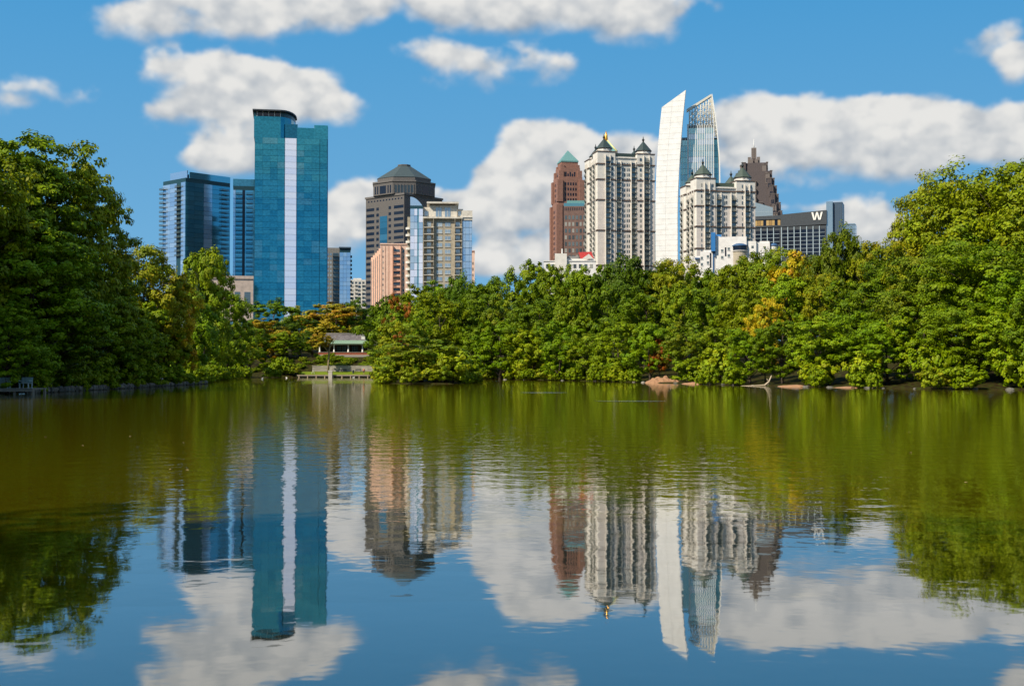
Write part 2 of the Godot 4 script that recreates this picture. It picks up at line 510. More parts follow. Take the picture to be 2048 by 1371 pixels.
func outside(x, z) -> float:                # metres from the shore line; negative on the lake
	var best := 1e9
	var odd := false
	var n = SHORE.size()
	for i in n:
		var a: Vector2 = SHORE[i]; var b: Vector2 = SHORE[(i + 1) % n]
		var ab = b - a
		var t = clampf(((x - a.x) * ab.x + (z - a.y) * ab.y) / ab.length_squared(), 0.0, 1.0)
		var ex = x - a.x - ab.x * t; var ez = z - a.y - ab.y * t
		best = minf(best, ex * ex + ez * ez)
		if (a.y > z) != (b.y > z) and x < a.x + (z - a.y) / (b.y - a.y) * ab.x: odd = not odd
	return (-1.0 if odd else 1.0) * sqrt(best)

func ground(x, z) -> float:
	var s = outside(x, z)
	var wob = 0.0 if z > -70 or (x < -30 and z < -330) else bumps.get_noise_2d(x * 0.16, z * 0.16) * 0.7 + bumps.get_noise_2d(x * 0.5, z * 0.5) * 0.4
	if absf(s) < 12: s += wob
	var y: float
	if s < 0: y = maxf(-2.6, s * 0.55)
	else: y = 0.16 * smoothstep(0.0, 1.3, s) + 18.0 * (1.0 - exp(-maxf(s - 4.0, 0.0) / 150.0)) + 0.25 * bumps.get_noise_2d(x * 0.12, z * 0.12) * smoothstep(1.0, 8.0, s)
	if z > -70 and s > 0: y = lerpf(0.42 * smoothstep(0.0, 1.0, s), y, smoothstep(-30.0, -70.0, z))
	# terrace, retaining wall and bank below the pavilion
	var near_pavilion = smoothstep(-78.0, -72.0, x) * (1.0 - smoothstep(-38.0, -31.0, x))
	if near_pavilion > 0 and z < -363:
		var t = lawn(z) - 0.06
		if z <= -372.3: t = lerpf(2.75, 6.3, smoothstep(-373.0, -391.0, z))
		t = maxf(t, y) if z < -412 else t
		y = lerpf(y, t, near_pavilion)
	return y

func lawn(z) -> float:
	return lerpf(0.84, 1.72, clampf((-364.3 - z) / 7.9, 0, 1))

func grid_lines(lo, hi, step, far_lo, far_hi) -> Array:
	var g = []
	var v = lo; var s = step
	while v > far_lo:
		s *= 1.35; v -= s
		g.push_front(maxf(v, far_lo))
	v = lo
	while v < hi:
		g.append(v); v += step
	s = step
	while v < far_hi:
		g.append(v); s *= 1.35; v += s
	g.append(far_hi)
	return g

func setting():
	var xs = grid_lines(-96.0, 92.0, 2.4, -9000.0, 9000.0)
	var zs = grid_lines(-420.0, 12.0, 2.4, -12000.0, 3000.0)
	var v := PackedVector3Array(); var nrm := PackedVector3Array(); var idx := PackedInt32Array()
	for z in zs: for x in xs: v.append(Vector3(x, ground(x, z), z))
	var w = xs.size()
	nrm.resize(v.size())
	for j in zs.size(): for i in w:
		var a = v[j * w + maxi(i - 1, 0)]; var b = v[j * w + mini(i + 1, w - 1)]
		var c = v[maxi(j - 1, 0) * w + i]; var d = v[mini(j + 1, zs.size() - 1) * w + i]
		nrm[j * w + i] = (d - c).cross(b - a).normalized()
	for j in zs.size() - 1: for i in w - 1:
		var k = j * w + i
		idx.append_array([k, k + 1, k + w + 1, k, k + w + 1, k + w])
	var arr = []
	arr.resize(Mesh.ARRAY_MAX)
	arr[Mesh.ARRAY_VERTEX] = v; arr[Mesh.ARRAY_NORMAL] = nrm; arr[Mesh.ARRAY_INDEX] = idx
	var am := ArrayMesh.new()
	am.add_surface_from_arrays(Mesh.PRIMITIVE_TRIANGLES, arr)
	struct("ground", am, M.ground)
	# the lake: one level sheet, the calm water in the lee of the near bank and the breeze-rippled water beyond
	var lake := ArrayMesh.new()
	var line = func(i, b):
		var x = -80.0 + i
		if b == 0: return Vector3(x, 0, -420)
		if b == WATERS: return Vector3(x, 0, 2)
		return Vector3(x, 0, lerpf(-25.0, -10.5, pow((b - 1) / (WATERS - 2.0), 0.8)) * (1.0 + 0.10 * bumps.get_noise_2d(x * 0.09, 7.0) + 0.03 * bumps.get_noise_2d(x * 0.4, b * 0.6)) - 0.06 * x)
	for b in WATERS:
		var st := st_new()
		for i in 160: quad(st, line.call(i, b), line.call(i + 1, b), line.call(i + 1, b + 1), line.call(i, b + 1))
		done_into(st, lake)
		lake.surface_set_material(b, M.water[b])
	var o := MeshInstance3D.new()
	o.name = "water"
	o.mesh = lake
	add_child(o)
	o.set_meta("kind", "structure")
	# two patches that a gust has ruffled
	for g in [[1088, 785, 4.2, 5.5], [1262, 802, 4.6, 2.6]]:
		var d = LENS * EYE.y / (g[1] - LEVEL)
		var p = spot(g[0], g[1], d)
		var st := st_new()
		var ps = []
		for k in 28:
			var t = TAU * k / 28
			ps.append(Vector3(p.x + cos(t) * g[2] * (0.5 + 0.06 * sin(3 * t)), 0.006, p.z - sin(t) * g[3] * 0.5))
		for k in 28: tri(st, Vector3(p.x, 0.006, p.z), ps[(k + 1) % 28], ps[k])
		struct("ruffled_water", done(st), M.water[WATERS])

func done_into(st, am: ArrayMesh):
	st.generate_normals()
	st.commit(am)

# ------------------------------------------------------------------ buildings
# A building stands at its base; k metres for one pixel of the photograph at its distance, cx its middle column.
func bld(called, label, category, cx, d, turn = 0.0, front = 0.0) -> Dictionary:   # front: how far its front stands before its middle
	var p = spot(cx, LEVEL, d)
	p.y = ground(p.x, p.z)
	var o = thing(called, label, category, p, deg_to_rad(turn) + atan2(-(cx - MIDDLE.x), LENS))
	return {"n": o, "k": (d - front) / LENS, "cx": float(cx), "d": d - front, "by": p.y}

func X(b, px): return (px - b.cx) * b.k
func Y(b, py): return spot(b.cx, py, b.d).y - b.by

# boxes by photograph columns and rows, on the side that faces us
func pb(b, called, px0, px1, py_top, py_low, z0, z1, m, parent = null):
	return bx(parent if parent else b.n, called, X(b, px0), X(b, px1), Y(b, py_low), Y(b, py_top), z0, z1, m)

func rows(y0, y1, step) -> Array:
	var r = []
	var y = y0
	while y + step <= y1 + 0.01:
		r.append(y); y += step
	return r

func balcony_mesh(w, deep, high) -> ArrayMesh:
	var st := st_new()
	box_in(st, Vector3(-w / 2, -0.22, 0), Vector3(w / 2, 0, deep))
	box_in(st, Vector3(-w / 2, high - 0.12, deep - 0.1), Vector3(w / 2, high, deep))
	for s in [-1, 1]: box_in(st, Vector3(s * w / 2 - 0.05, high - 0.12, 0.02), Vector3(s * w / 2 + 0.05, high, deep - 0.02))
	var n = int(w / 0.42)
	for i in n + 1:
		var x = lerpf(-w / 2 + 0.06, w / 2 - 0.06, float(i) / n)
		box_in(st, Vector3(x - 0.05, 0, deep - 0.09), Vector3(x + 0.05, high - 0.1, deep - 0.02))
	return done(st)

func on_face(f, u, v, n) -> Transform3D:
	return Transform3D(Basis(f.u, UP, f.n), f.o + f.u * u + UP * v + f.n * n)

func buildings():
	blue_tower(); glass_pair(); small_blocks(); granite_tower(); pink_block(); condo_block()
	copper_tower(); gold_spire(); sail_tower(); stepped_tower(); hotel(); white_flats(); low_hall()
	chateau({"label": "tall cream apartment tower with dark pointed corner roofs left of white curved tower", "d": 740.0, "l": 1168, "c": 1196, "r": 1311, "turn": 18.0, "top": [303, 311, 305], "pav": [1231, 1275],
		"bands": [327, 358, 399, 460, 530], "roof": M.turret_roof, "high": 27.0,
		"balc": [[1212, 1220.5, 309], [1234, 1243, 320], [1264.5, 1273, 320], [1289, 1299.5, 308]], "win": [[1224, 1227.5], [1246.2, 1248.4], [1250, 1252.2], [1255, 1257.2], [1259, 1261.2], [1280.5, 1284.5]], "low": 548})
	chateau({"label": "shorter cream apartment tower with green pointed corner roofs in front of curved tower", "d": 690.0, "l": 1360, "c": 1395, "r": 1512, "turn": 22.0, "top": [356, 371, 359], "pav": [1433, 1475],
		"bands": [380, 411, 452, 496], "roof": M.green_roof, "high": 24.0,
		"balc": [[1411, 1420, 364], [1435, 1444, 384], [1465, 1474, 384], [1491.5, 1500, 366]], "win": [[1404, 1405.8], [1426, 1428], [1451, 1452.8], [1454.6, 1456.4], [1485, 1487], [1503, 1505]], "low": 530})

func blue_tower():
	var b = bld("glass_tower", "tall teal glass tower with one pale vertical stripe and dark sloping roof canopy", "skyscraper", 580, 820.0, 0.0, 14.0)
	var z = 14.0
	pb(b, "core", 508.5, 652, 276, 640, -z, z - 0.5, M.mullion)
	pb(b, "upper_block", 568, 593, 247, 276, -z + 8, z - 1.6, M.teal_dark)
	pb(b, "upper_block", 592, 626, 254, 276, -z + 1, z - 0.6, M.teal[2])
	pb(b, "upper_block", 626, 653, 248, 276, -z, z - 0.4, M.teal[0])
	pb(b, "side_wall", 652, 653.6, 250, 640, -z, z - 1.0, M.teal_dark)
	# crown: clerestory, then the canopy with its rounded end
	for i in 5: pb(b, "crown_post", 512 + i * 11.5, 513.4 + i * 11.5, 223.6, 233, z - 2.4, z - 1.75, M.white_metal)
	for i in 4: pb(b, "crown_window", 514 + i * 11.5, 523 + i * 11.5, 225.5, 232, z - 2.4, z - 2.1, M.black_window[0])
	var plan = [Vector2(X(b, 504), z + 1.5), Vector2(X(b, 560), z + 1.5)]
	for i in 7:
		var t = PI / 2 * i / 6.0
		plan.append(Vector2(X(b, 560) + sin(t) * 32 * b.k, z + 1.5 - (1 - cos(t)) * 26.0))
	plan.append(Vector2(X(b, 592), -z)); plan.append(Vector2(X(b, 504), -z))
	part(b.n, "roof_canopy", prism(plan, Y(b, 223.4), Y(b, 220.8)), M.hotel_dark)
	var inset = plan.map(func(p): return Vector2(p.x * 0.94 - 0.6, p.y - 3.2))
	part(b.n, "clerestory", prism(inset.map(func(p): return Vector2(p.x, p.y - 0.7)), Y(b, 233), Y(b, 223.4)), M.mullion)
	part(b.n, "upper_block", prism(inset, Y(b, 276), Y(b, 233)), M.teal[2])
	var f = face(0, z - 0.5, 0)
	var step = 3.9
	var top = Y(b, 276)
	for v in rows(fmod(top, step) - step, top, step):
		var v1 = v + step - 0.14
		var bays = [[509, 524], [524, 539], [539, 553.5], [553.5, 567.5], [591.5, 606], [606, 621.5], [621.5, 637], [637.6, 652]]
		for q in bays:
			slab(b.n, "glass_pane", f, X(b, q[0]), X(b, q[1]) - 0.06, v, v1, 0.0, 0.4, M.teal[clampi(int(1.6 + 3.4 * bumps.get_noise_2d(q[0] * 0.02, v * 0.035) + rng.randfn(0.0, 0.6)), 0, 3)], 0.004)
		slab(b.n, "stripe_pane", f, X(b, 568.2), X(b, 590.8), v, v1, 0.05, 0.9, pick(M.pale_glass), 0.0012)
	for i in 5: slab(b.n, "belt_line", f, X(b, 508.5), X(b, 652), Y(b, 340 + i * 60), Y(b, 339.2 + i * 60), 0.42, 0.5, M.teal_dark)

func glass_pair():
	# left tower: bright face to the left, shaded face to the right
	var b = bld("glass_tower", "leftmost glass tower with stacked balconies on its edge and slanted glass top", "skyscraper", 391, 860.0, 33.0, 18.0)
	var k = b.k
	var w = 88 * k / cos(deg_to_rad(33)); var dp = 45 * k / sin(deg_to_rad(33))
	var top = Y(b, 357)
	bx(b.n, "core", -w / 2, w / 2, 0, top, -dp / 2, dp / 2, M.mullion)
	var front = face(0, dp / 2, 0); var left = face(-w / 2, 0, -90)
	var scr = 4.2
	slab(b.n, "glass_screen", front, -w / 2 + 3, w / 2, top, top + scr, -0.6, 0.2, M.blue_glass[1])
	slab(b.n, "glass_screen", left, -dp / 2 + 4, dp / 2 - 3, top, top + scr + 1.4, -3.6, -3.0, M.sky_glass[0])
	bx(b.n, "plant_room", -w / 2 + 5, w / 2 - 1, top, top + scr - 1, -dp / 2 + 2, dp / 2 - 3, M.steel_blue)
	var bal = balcony_mesh(6.0, 1.7, 1.1)
	var step = 3.1
	for v in rows(0.0, top, step):
		var v1 = v + step - 0.16
		for q in [[-1.0, -0.62, 0], [-0.62, -0.2, 0], [-0.2, 0.18, 1], [0.18, 0.6, 0], [0.6, 1.0, 0]]:
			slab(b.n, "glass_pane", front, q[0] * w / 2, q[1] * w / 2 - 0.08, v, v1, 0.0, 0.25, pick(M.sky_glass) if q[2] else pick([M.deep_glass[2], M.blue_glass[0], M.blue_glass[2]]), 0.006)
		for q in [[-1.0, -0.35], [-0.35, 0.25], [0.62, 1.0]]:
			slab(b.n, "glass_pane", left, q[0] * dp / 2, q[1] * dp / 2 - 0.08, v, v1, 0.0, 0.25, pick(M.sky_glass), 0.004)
		if v > Y(b, 520):
			part(b.n, "balcony", bal, M.rail_shade, on_face(left, dp * 0.22, v, 0.02))
			part(b.n, "balcony", bal, M.rail_shade, on_face(front, w * 0.36, v, 0.26))
			part(b.n, "balcony", bal, M.rail_shade, on_face(left, -dp / 2 + 1.0, v, 0.26))
	# second tower, half behind the teal one
	b = bld("glass_tower", "narrow balconied glass tower squeezed against left side of teal tower", "skyscraper", 492, 890.0, 0.0, 9.0)
	top = Y(b, 372)
	pb(b, "core", 465, 520, 372, 620, -10, 9, M.mullion)
	pb(b, "glass_screen", 464.5, 520, 358, 372, -9, 9, M.teal[3])
	front = face(0, 9, 0)
	bal = balcony_mesh(4.4, 1.6, 1.1)
	for v in rows(0.0, top, 3.2):
		slab(b.n, "glass_pane", front, X(b, 465), X(b, 469.5), v, v + 3.05, 0, 0.25, pick(M.sky_glass), 0.003)
		slab(b.n, "glass_pane", front, X(b, 470), X(b, 483), v, v + 3.05, 0, 0.25, pick(M.blue_glass), 0.003)
		slab(b.n, "glass_pane", front, X(b, 483.3), X(b, 488), v, v + 3.05, -0.02, 0.1, pick(M.black_window), 0.003)
		slab(b.n, "glass_pane", front, X(b, 488.3), X(b, 507), v, v + 3.05, 0, 0.25, pick(M.blue_glass), 0.003)
		if v > Y(b, 560):
			part(b.n, "balcony", bal, M.iron, on_face(front, X(b, 476.5), v, 0.26))
			part(b.n, "balcony", bal, M.iron, on_face(front, X(b, 497), v, 0.26))
	# pale podium in front of both
	b = bld("podium_block", "low pale beige block with square openings left of teal tower", "building", 462, 760.0, 0.0, 12.0)
	pb(b, "wall", 420, 504.5, 557, 640, -12, 12, M.podium)
	pb(b, "parapet", 419, 505, 551, 557, -12.5, 12.5, M.podium)
	var f = face(0, 12, 0)
	for q in [[432, 442], [450, 460], [468, 479], [487, 499]]:
		slab(b.n, "window", f, X(b, q[0]), X(b, q[1]), Y(b, 606), Y(b, 583), 0.0, 0.06, M.window[1])
		slab(b.n, "window_sill", f, X(b, q[0]) - 0.3, X(b, q[1]) + 0.3, Y(b, 607), Y(b, 606), 0.0, 0.35, M.cream)

func small_blocks():
	var b = bld("apartment_block", "slim block of dark balconies and sky-blue glass right of teal tower", "building", 676, 900.0, 0.0, 8.0)
	pb(b, "wall", 648, 678, 495, 640, -9, 7, M.shaft_grey)
	pb(b, "glass_wing", 678, 700, 496, 640, -9, 8, M.mullion)
	pb(b, "roof_cap", 677, 701, 493.5, 496, -9.5, 9, M.steel_blue)
	var f = face(0, 7, 0); var g = face(0, 8, 0); var s = face(X(b, 700), 0, 90)
	var bal = balcony_mesh(4.4, 1.5, 1.1)
	for v in rows(0.0, Y(b, 498), 3.0):
		slab(b.n, "window", f, X(b, 654), X(b, 657.5), v + 0.8, v + 2.4, 0, 0.06, pick(M.curtained))
		slab(b.n, "window", f, X(b, 659.5), X(b, 662.5), v + 0.8, v + 2.4, 0, 0.06, pick(M.curtained))
		slab(b.n, "balcony_door", f, X(b, 665), X(b, 676.5), v + 0.1, v + 2.6, 0, 0.05, pick(M.window))
		part(b.n, "balcony", bal, M.iron, on_face(f, X(b, 670.7), v, 0.06))
		for i in 3: slab(b.n, "glass_pane", g, X(b, 678.3 + 7.2 * i), X(b, 685.2 + 7.2 * i), v, v + 2.86, 0, 0.2, pick(M.sky_glass), 0.004)
		slab(b.n, "balcony", s, -4, 4, v, v + 1.2, 0.02, 1.1, M.iron)
	b = bld("apartment_block", "small distant whitish block with rows of dark openings beside granite tower", "building", 715, 980.0, 0.0, 8.0)
	pb(b, "wall", 699, 732, 559, 640, -8, 8, M.stone_white)
	pb(b, "parapet", 706, 722, 555.5, 559, -5, 6, M.stone_white)
	f = face(0, 8, 0)
	bal = balcony_mesh(2.6, 1.2, 1.0)
	for v in rows(0.0, Y(b, 561), 3.0):
		for i in 4:
			slab(b.n, "window", f, X(b, 702 + 7.2 * i), X(b, 706.6 + 7.2 * i), v + 0.5, v + 2.4, 0, 0.06, pick(M.window))
			if i % 2: part(b.n, "balcony", bal, M.white_metal, on_face(f, X(b, 704.3 + 7.2 * i), v, 0.07))
	b = bld("apartment_block", "thin pink sliver of a block behind right edge of glass-cornered condominium", "building", 946, 720.0)
	pb(b, "wall", 934, 949, 505, 600, -8, 5, M.pink)
	pb(b, "parapet", 933.6, 949.4, 502.5, 505, -8.3, 5.3, M.pink_deep)
	f = face(0, 5, 0)
	for v in rows(2.0, Y(b, 508), 3.4): slab(b.n, "window", f, X(b, 944.6), X(b, 946.6), v, v + 1.6, 0, 0.05, M.window[0])
	b = bld("office_slab", "dark blue office slab showing between cream tower and white curved tower", "building", 1313, 1010.0)
	pb(b, "wall", 1304, 1323, 404, 600, -8, 6, M.hotel_dark)
	pb(b, "parapet", 1303.6, 1323.4, 402.5, 404, -8.2, 6.3, M.steel_blue)
	f = face(0, 6, 0)
	for v in rows(0.0, Y(b, 405), 4.0): slab(b.n, "glass_pane", f, X(b, 1304.4), X(b, 1322.6), v + 0.2, v + 3.8, 0, 0.1, pick(M.blue_glass), 0.003)

func octagon(half, facet) -> Array:          # square standing on its corner, with the corners cut: facet = half width of the cut
	var p = []
	for i in 4:
		var a = TAU * i / 4.0
		var n = Vector2(sin(a), cos(a)); var u = Vector2(cos(a), -sin(a))
		p.append(n * half - u * facet); p.append(n * half + u * facet)
	var q = []
	for v in p: q.append(v)
	return q

func granite_tower():
	var b = bld("granite_tower", "dark granite tower with black ribbon windows and flat-topped slate pyramid roof", "skyscraper", 807.5, 812.0, 0.0, 13.0)
	var k = b.k
	var h = 77.5 * k
	var side = h * sqrt(2.0)
	var top = Y(b, 394)
	part(b.n, "shaft", prism([Vector2(0, h), Vector2(h, 0), Vector2(0, -h), Vector2(-h, 0)], 0, top), M.granite)
	part(b.n, "cornice", prism([Vector2(0, h + 0.7), Vector2(h + 0.7, 0), Vector2(0, -h - 0.7), Vector2(-h - 0.7, 0)], top, top + 1.2), M.granite_light)
	var t2 = Y(b, 366)
	part(b.n, "upper_tier", prism(octagon(62 * k, 23 * k), top + 1.2, t2), M.granite)
	part(b.n, "cornice", prism(octagon(63.4 * k, 24 * k), t2, t2 + 1.0), M.granite_light)
	var t3 = Y(b, 355)
	part(b.n, "attic_tier", prism(octagon(53.5 * k, 21.5 * k), t2 + 1.0, t3), M.granite)
	part(b.n, "roof", prism(octagon(54.3 * k, 21.8 * k), t3, Y(b, 326), 0.225), M.slate_roof)
	part(b.n, "roof_cap", prism(octagon(13 * k, 5.5 * k), Y(b, 326), Y(b, 323.6)), M.granite)
	for s in [-1, 1]:
		var f = face(s * h / 2, h / 2, 45.0 * s)
		for v in rows(2.0, top - 3.0, 3.9):
			for q in [[0.015, 0.225], [0.28, 0.345], [0.60, 0.665], [0.74, 0.985]]:
				slab(b.n, "ribbon_window" if q[1] - q[0] > 0.1 else "window", f, (q[0] - 0.5) * side, (q[1] - 0.5) * side, v, v + 1.9, 0, 0.06, pick(M.black_window))
		for v in rows(2.0, top - 9.0, 3.9):
			slab(b.n, "glass_strip", f, (0.375 - 0.5) * side, (0.565 - 0.5) * side, v, v + 3.8, 0, 0.12, pick(M.deep_glass), 0.003)
		for i in 12: slab(b.n, "vent", f, (0.06 + i * 0.078 - 0.5) * side, (0.095 + i * 0.078 - 0.5) * side, top - 2.4, top - 1.5, 0, 0.06, M.black_window[0])
	# upper tier openings on the facets
	var f0 = face(0, 62 * k, 0)
	for i in 6: slab(b.n, "tall_window", f0, (-19 + i * 6.5) * k, (-14 + i * 6.5) * k, top + 2.0, t2 - 2.2, 0, 0.06, M.window[2])
	for i in 7: slab(b.n, "pier", f0, (-20.6 + i * 6.5) * k, (-19.4 + i * 6.5) * k, top + 1.4, t2 - 1.4, 0, 0.35, M.granite_light)
	for s in [-1, 1]:
		var a = Vector2(s * 23 * k, 62 * k); var c = Vector2(s * 62 * k, 23 * k)
		var mid = (a + c) / 2; var len = (c - a).length()
		var f = face(mid.x, mid.y, 45.0 * s)
		for q in [[0.08, 0.14], [0.2, 0.26], [0.34, 0.66], [0.74, 0.8], [0.86, 0.92]]:
			slab(b.n, "tall_window", f, (q[0] - 0.5) * len, (q[1] - 0.5) * len, top + 2.0, t2 - 2.0, 0, 0.06, pick(M.black_window))

func pink_block():
	var b = bld("apartment_block", "pink apartment block with a recessed column of balconies below granite tower", "building", 788, 700.0, 0.0, 6.0)
	var k = b.k
	pb(b, "wall", 760, 816, 489, 620, -9, 6, M.pink)
	pb(b, "parapet", 759.4, 816.5, 486.5, 489, -9.3, 6.4, M.pink)
	# lower ribbed wing running back on the left
	for i in 5:
		var x0 = 741 + i * 3.9
		pb(b, "rib_bay", x0, x0 + 3.9, 512 - i * 4.0, 620, -3.0 - (4 - i) * 1.2, 3.4 - (4 - i) * 1.4, M.pink)
		pb(b, "slot_window", x0 + 1.2, x0 + 2.2, 520 - i * 3, 610, 3.4 - (4 - i) * 1.4, 3.46 - (4 - i) * 1.4, M.window[1])
	var f = face(0, 6, 0)
	for px in [762.5, 769.5, 776.5]: slab(b.n, "downpipe", f, X(b, px), X(b, px + 0.7), 0, Y(b, 492), 0, 0.14, M.pink_deep)
	slab(b.n, "balcony_back", f, X(b, 785.5), X(b, 800), 0, Y(b, 493), 0, 0.05, M.pink)
	for px in [784.3, 800]: slab(b.n, "pier", f, X(b, px), X(b, px + 1.6), 0, Y(b, 491.5), 0.0, 1.3, M.pink_deep)
	var bal = balcony_mesh(3.6, 1.1, 1.0)
	for v in rows(1.0, Y(b, 493), 3.1):
		slab(b.n, "window", f, X(b, 787), X(b, 799), v + 1.0, v + 2.6, 0.06, 0.1, pick(M.window))
		slab(b.n, "balcony_slab", f, X(b, 785.9), X(b, 800), v - 0.25, v, 0.06, 1.25, M.pink_deep)
		part(b.n, "railing", bal, M.pink_deep, on_face(f, X(b, 793), v + 0.22, 0.12))
		slab(b.n, "window", f, X(b, 804.5), X(b, 808), v + 0.8, v + 2.2, 0.0, 0.06, pick(M.window))
		slab(b.n, "window", f, X(b, 764.6), X(b, 766.2), v + 0.9, v + 2.0, 0.0, 0.06, pick(M.window))

func condo_block():
	var b = bld("condominium", "beige condominium with rounded pale glass corner and cream penthouse", "building", 880, 650.0, 0.0, 8.0)
	var k = b.k
	var z = 8.0
	pb(b, "wall", 845, 925, 437, 620, -11, z, M.beige)
	# glass corner on the left, with its curved sloping top
	var wall = pb(b, "glass_core", 820, 845, 411, 620, -9, z - 0.2, M.mullion)
	tag(wall, "", "")
	var curve = []
	for i in 9:
		var t = i / 8.0
		curve.append(Vector2(X(b, 820 + 24 * t), Y(b, 393.5 + 17.5 * t * t)))
	curve.append(Vector2(X(b, 844), Y(b, 411))); curve.append(Vector2(X(b, 820), Y(b, 411)))
	part(b.n, "glass_sail", plate(curve, 2.4), M.sky_glass[0], Transform3D(Basis.IDENTITY, Vector3(0, 0, z - 1.4)))
	var f = face(0, z, 0); var g = face(0, z - 0.2, 0)
	for v in rows(0.0, Y(b, 411) - 0.2, 3.5):
		for q in [[820.2, 828], [828.2, 834], [837.2, 845.2]]:
			slab(b.n, "glass_pane", g, X(b, q[0]), X(b, q[1]), v, v + 3.35, 0, 0.4, pick(M.pale_glass) if rng.randf() < 0.55 else pick(M.sky_glass), 0.006)
		slab(b.n, "glass_pane", g, X(b, 834.2), X(b, 837), v, v + 3.35, 0, 0.1, pick(M.blue_glass), 0.004)
	# rounded balconies at the far left edge
	for v in rows(0.0, Y(b, 432), 3.5):
		part(b.n, "round_balcony", prism(ring(1.9, 12), v, v + 1.1), M.stone_white, Transform3D(Basis.IDENTITY, Vector3(X(b, 818), 0, z - 3.5)))
	pb(b, "side_wall", 814, 820, 432, 620, -9, z - 4, M.beige)
	# balcony bays, window columns, right-hand glass column
	for q in [[846.5, 867], [909, 923.5]]:
		for e in [q[0], q[1] - 0.9]: slab(b.n, "side_fin", f, X(b, e), X(b, e + 0.9), 0, Y(b, 437.4), 0.0, 1.7, M.beige)
	for v in rows(0.9, Y(b, 437), 3.5):
		for q in [[846.5, 867.5, 853.5, 861.5], [908.5, 924, 911, 919.5]]:
			slab(b.n, "balcony_window", f, X(b, q[2]), X(b, q[3]), v + 0.4, v + 2.7, 0.06, 0.12, pick(M.curtained))
			slab(b.n, "balcony_slab", f, X(b, q[0]), X(b, q[1]), v - 0.35, v, 0.06, 1.9, M.cream)
			slab(b.n, "railing", f, X(b, q[0]) + 0.1, X(b, q[1]) - 0.1, v + 0.85, v + 1.0, 1.7, 1.8, M.iron)
			for i in 9:
				var x = lerpf(X(b, q[0]) + 0.2, X(b, q[1]) - 0.2, i / 8.0)
				slab(b.n, "baluster", f, x - 0.03, x + 0.03, v, v + 0.85, 1.72, 1.78, M.iron)
		for q in [[873, 884], [889.5, 900.5]]:
			slab(b.n, "window", f, X(b, q[0]), X(b, q[1]), v + 0.5, v + 2.4, 0.0, 0.08, pick(M.curtained))
			slab(b.n, "mullion", f, X(b, (q[0] + q[1]) / 2) - 0.06, X(b, (q[0] + q[1]) / 2) + 0.06, v + 0.5, v + 2.4, 0.08, 0.14, M.cream)
			slab(b.n, "window_sill", f, X(b, q[0]) - 0.15, X(b, q[1]) + 0.15, v + 0.3, v + 0.5, 0.0, 0.3, M.cream)
	pb(b, "glass_column_core", 924.5, 943.5, 440, 620, -9, z + 0.6, M.mullion)
	var r = face(0, z + 0.6, 0)
	for v in rows(0.9, Y(b, 440), 3.5):
		for q in [[924.8, 930.7], [931, 938], [938.3, 943.2]]: slab(b.n, "glass_pane", r, X(b, q[0]), X(b, q[1]), v, v + 3.3, 0, 0.25, pick(M.sky_glass), 0.006)
	pb(b, "corner_cap", 923, 944.5, 421, 440, -9.5, z + 1.2, M.cream)
	pb(b, "corner_cap", 922.4, 945, 433, 435, z + 1.2, z + 1.6, M.stone_white)
	# terrace and penthouse
	pb(b, "terrace_slab", 845.5, 925, 434, 437.2, -11.5, z + 1.7, M.cream)
	pb(b, "penthouse", 858, 914, 406, 434, -9, z - 1.5, M.cream)
	pb(b, "penthouse_wing", 846, 858, 413, 434, -9, z - 2.5, M.cream)
	pb(b, "penthouse_wing", 914, 926, 416, 434, -9, z - 2.5, M.cream)
	var w2 = 64 * k; var d2 = 22.0
	part(b.n, "roof_cornice", prism(square(w2, d2), Y(b, 407), Y(b, 403.5), 1.0), M.cream, Transform3D(Basis.IDENTITY, Vector3(X(b, 885), 0, -2.0)))
	part(b.n, "roof_cornice", prism(square(w2 - 3.4, d2 - 3), Y(b, 409), Y(b, 407.05), 1.0), M.cornice, Transform3D(Basis.IDENTITY, Vector3(X(b, 885), 0, -2.0)))
	var p = face(0, z - 1.5, 0)
	for q in [[871, 882.5], [889, 900.5]]:
		slab(b.n, "tall_window", p, X(b, q[0]), X(b, q[1]), Y(b, 433), Y(b, 414.5), 0, 0.1, M.curtained[1])
		slab(b.n, "mullion", p, X(b, (q[0] + q[1]) / 2) - 0.08, X(b, (q[0] + q[1]) / 2) + 0.08, Y(b, 433), Y(b, 414.5), 0.1, 0.2, M.cream)
	for q in [[848.5, 856.5], [916, 922]]: slab(b.n, "window", face(0, z - 2.5, 0), X(b, q[0]), X(b, q[1]), Y(b, 430), Y(b, 421), 0, 0.08, M.curtained[0])

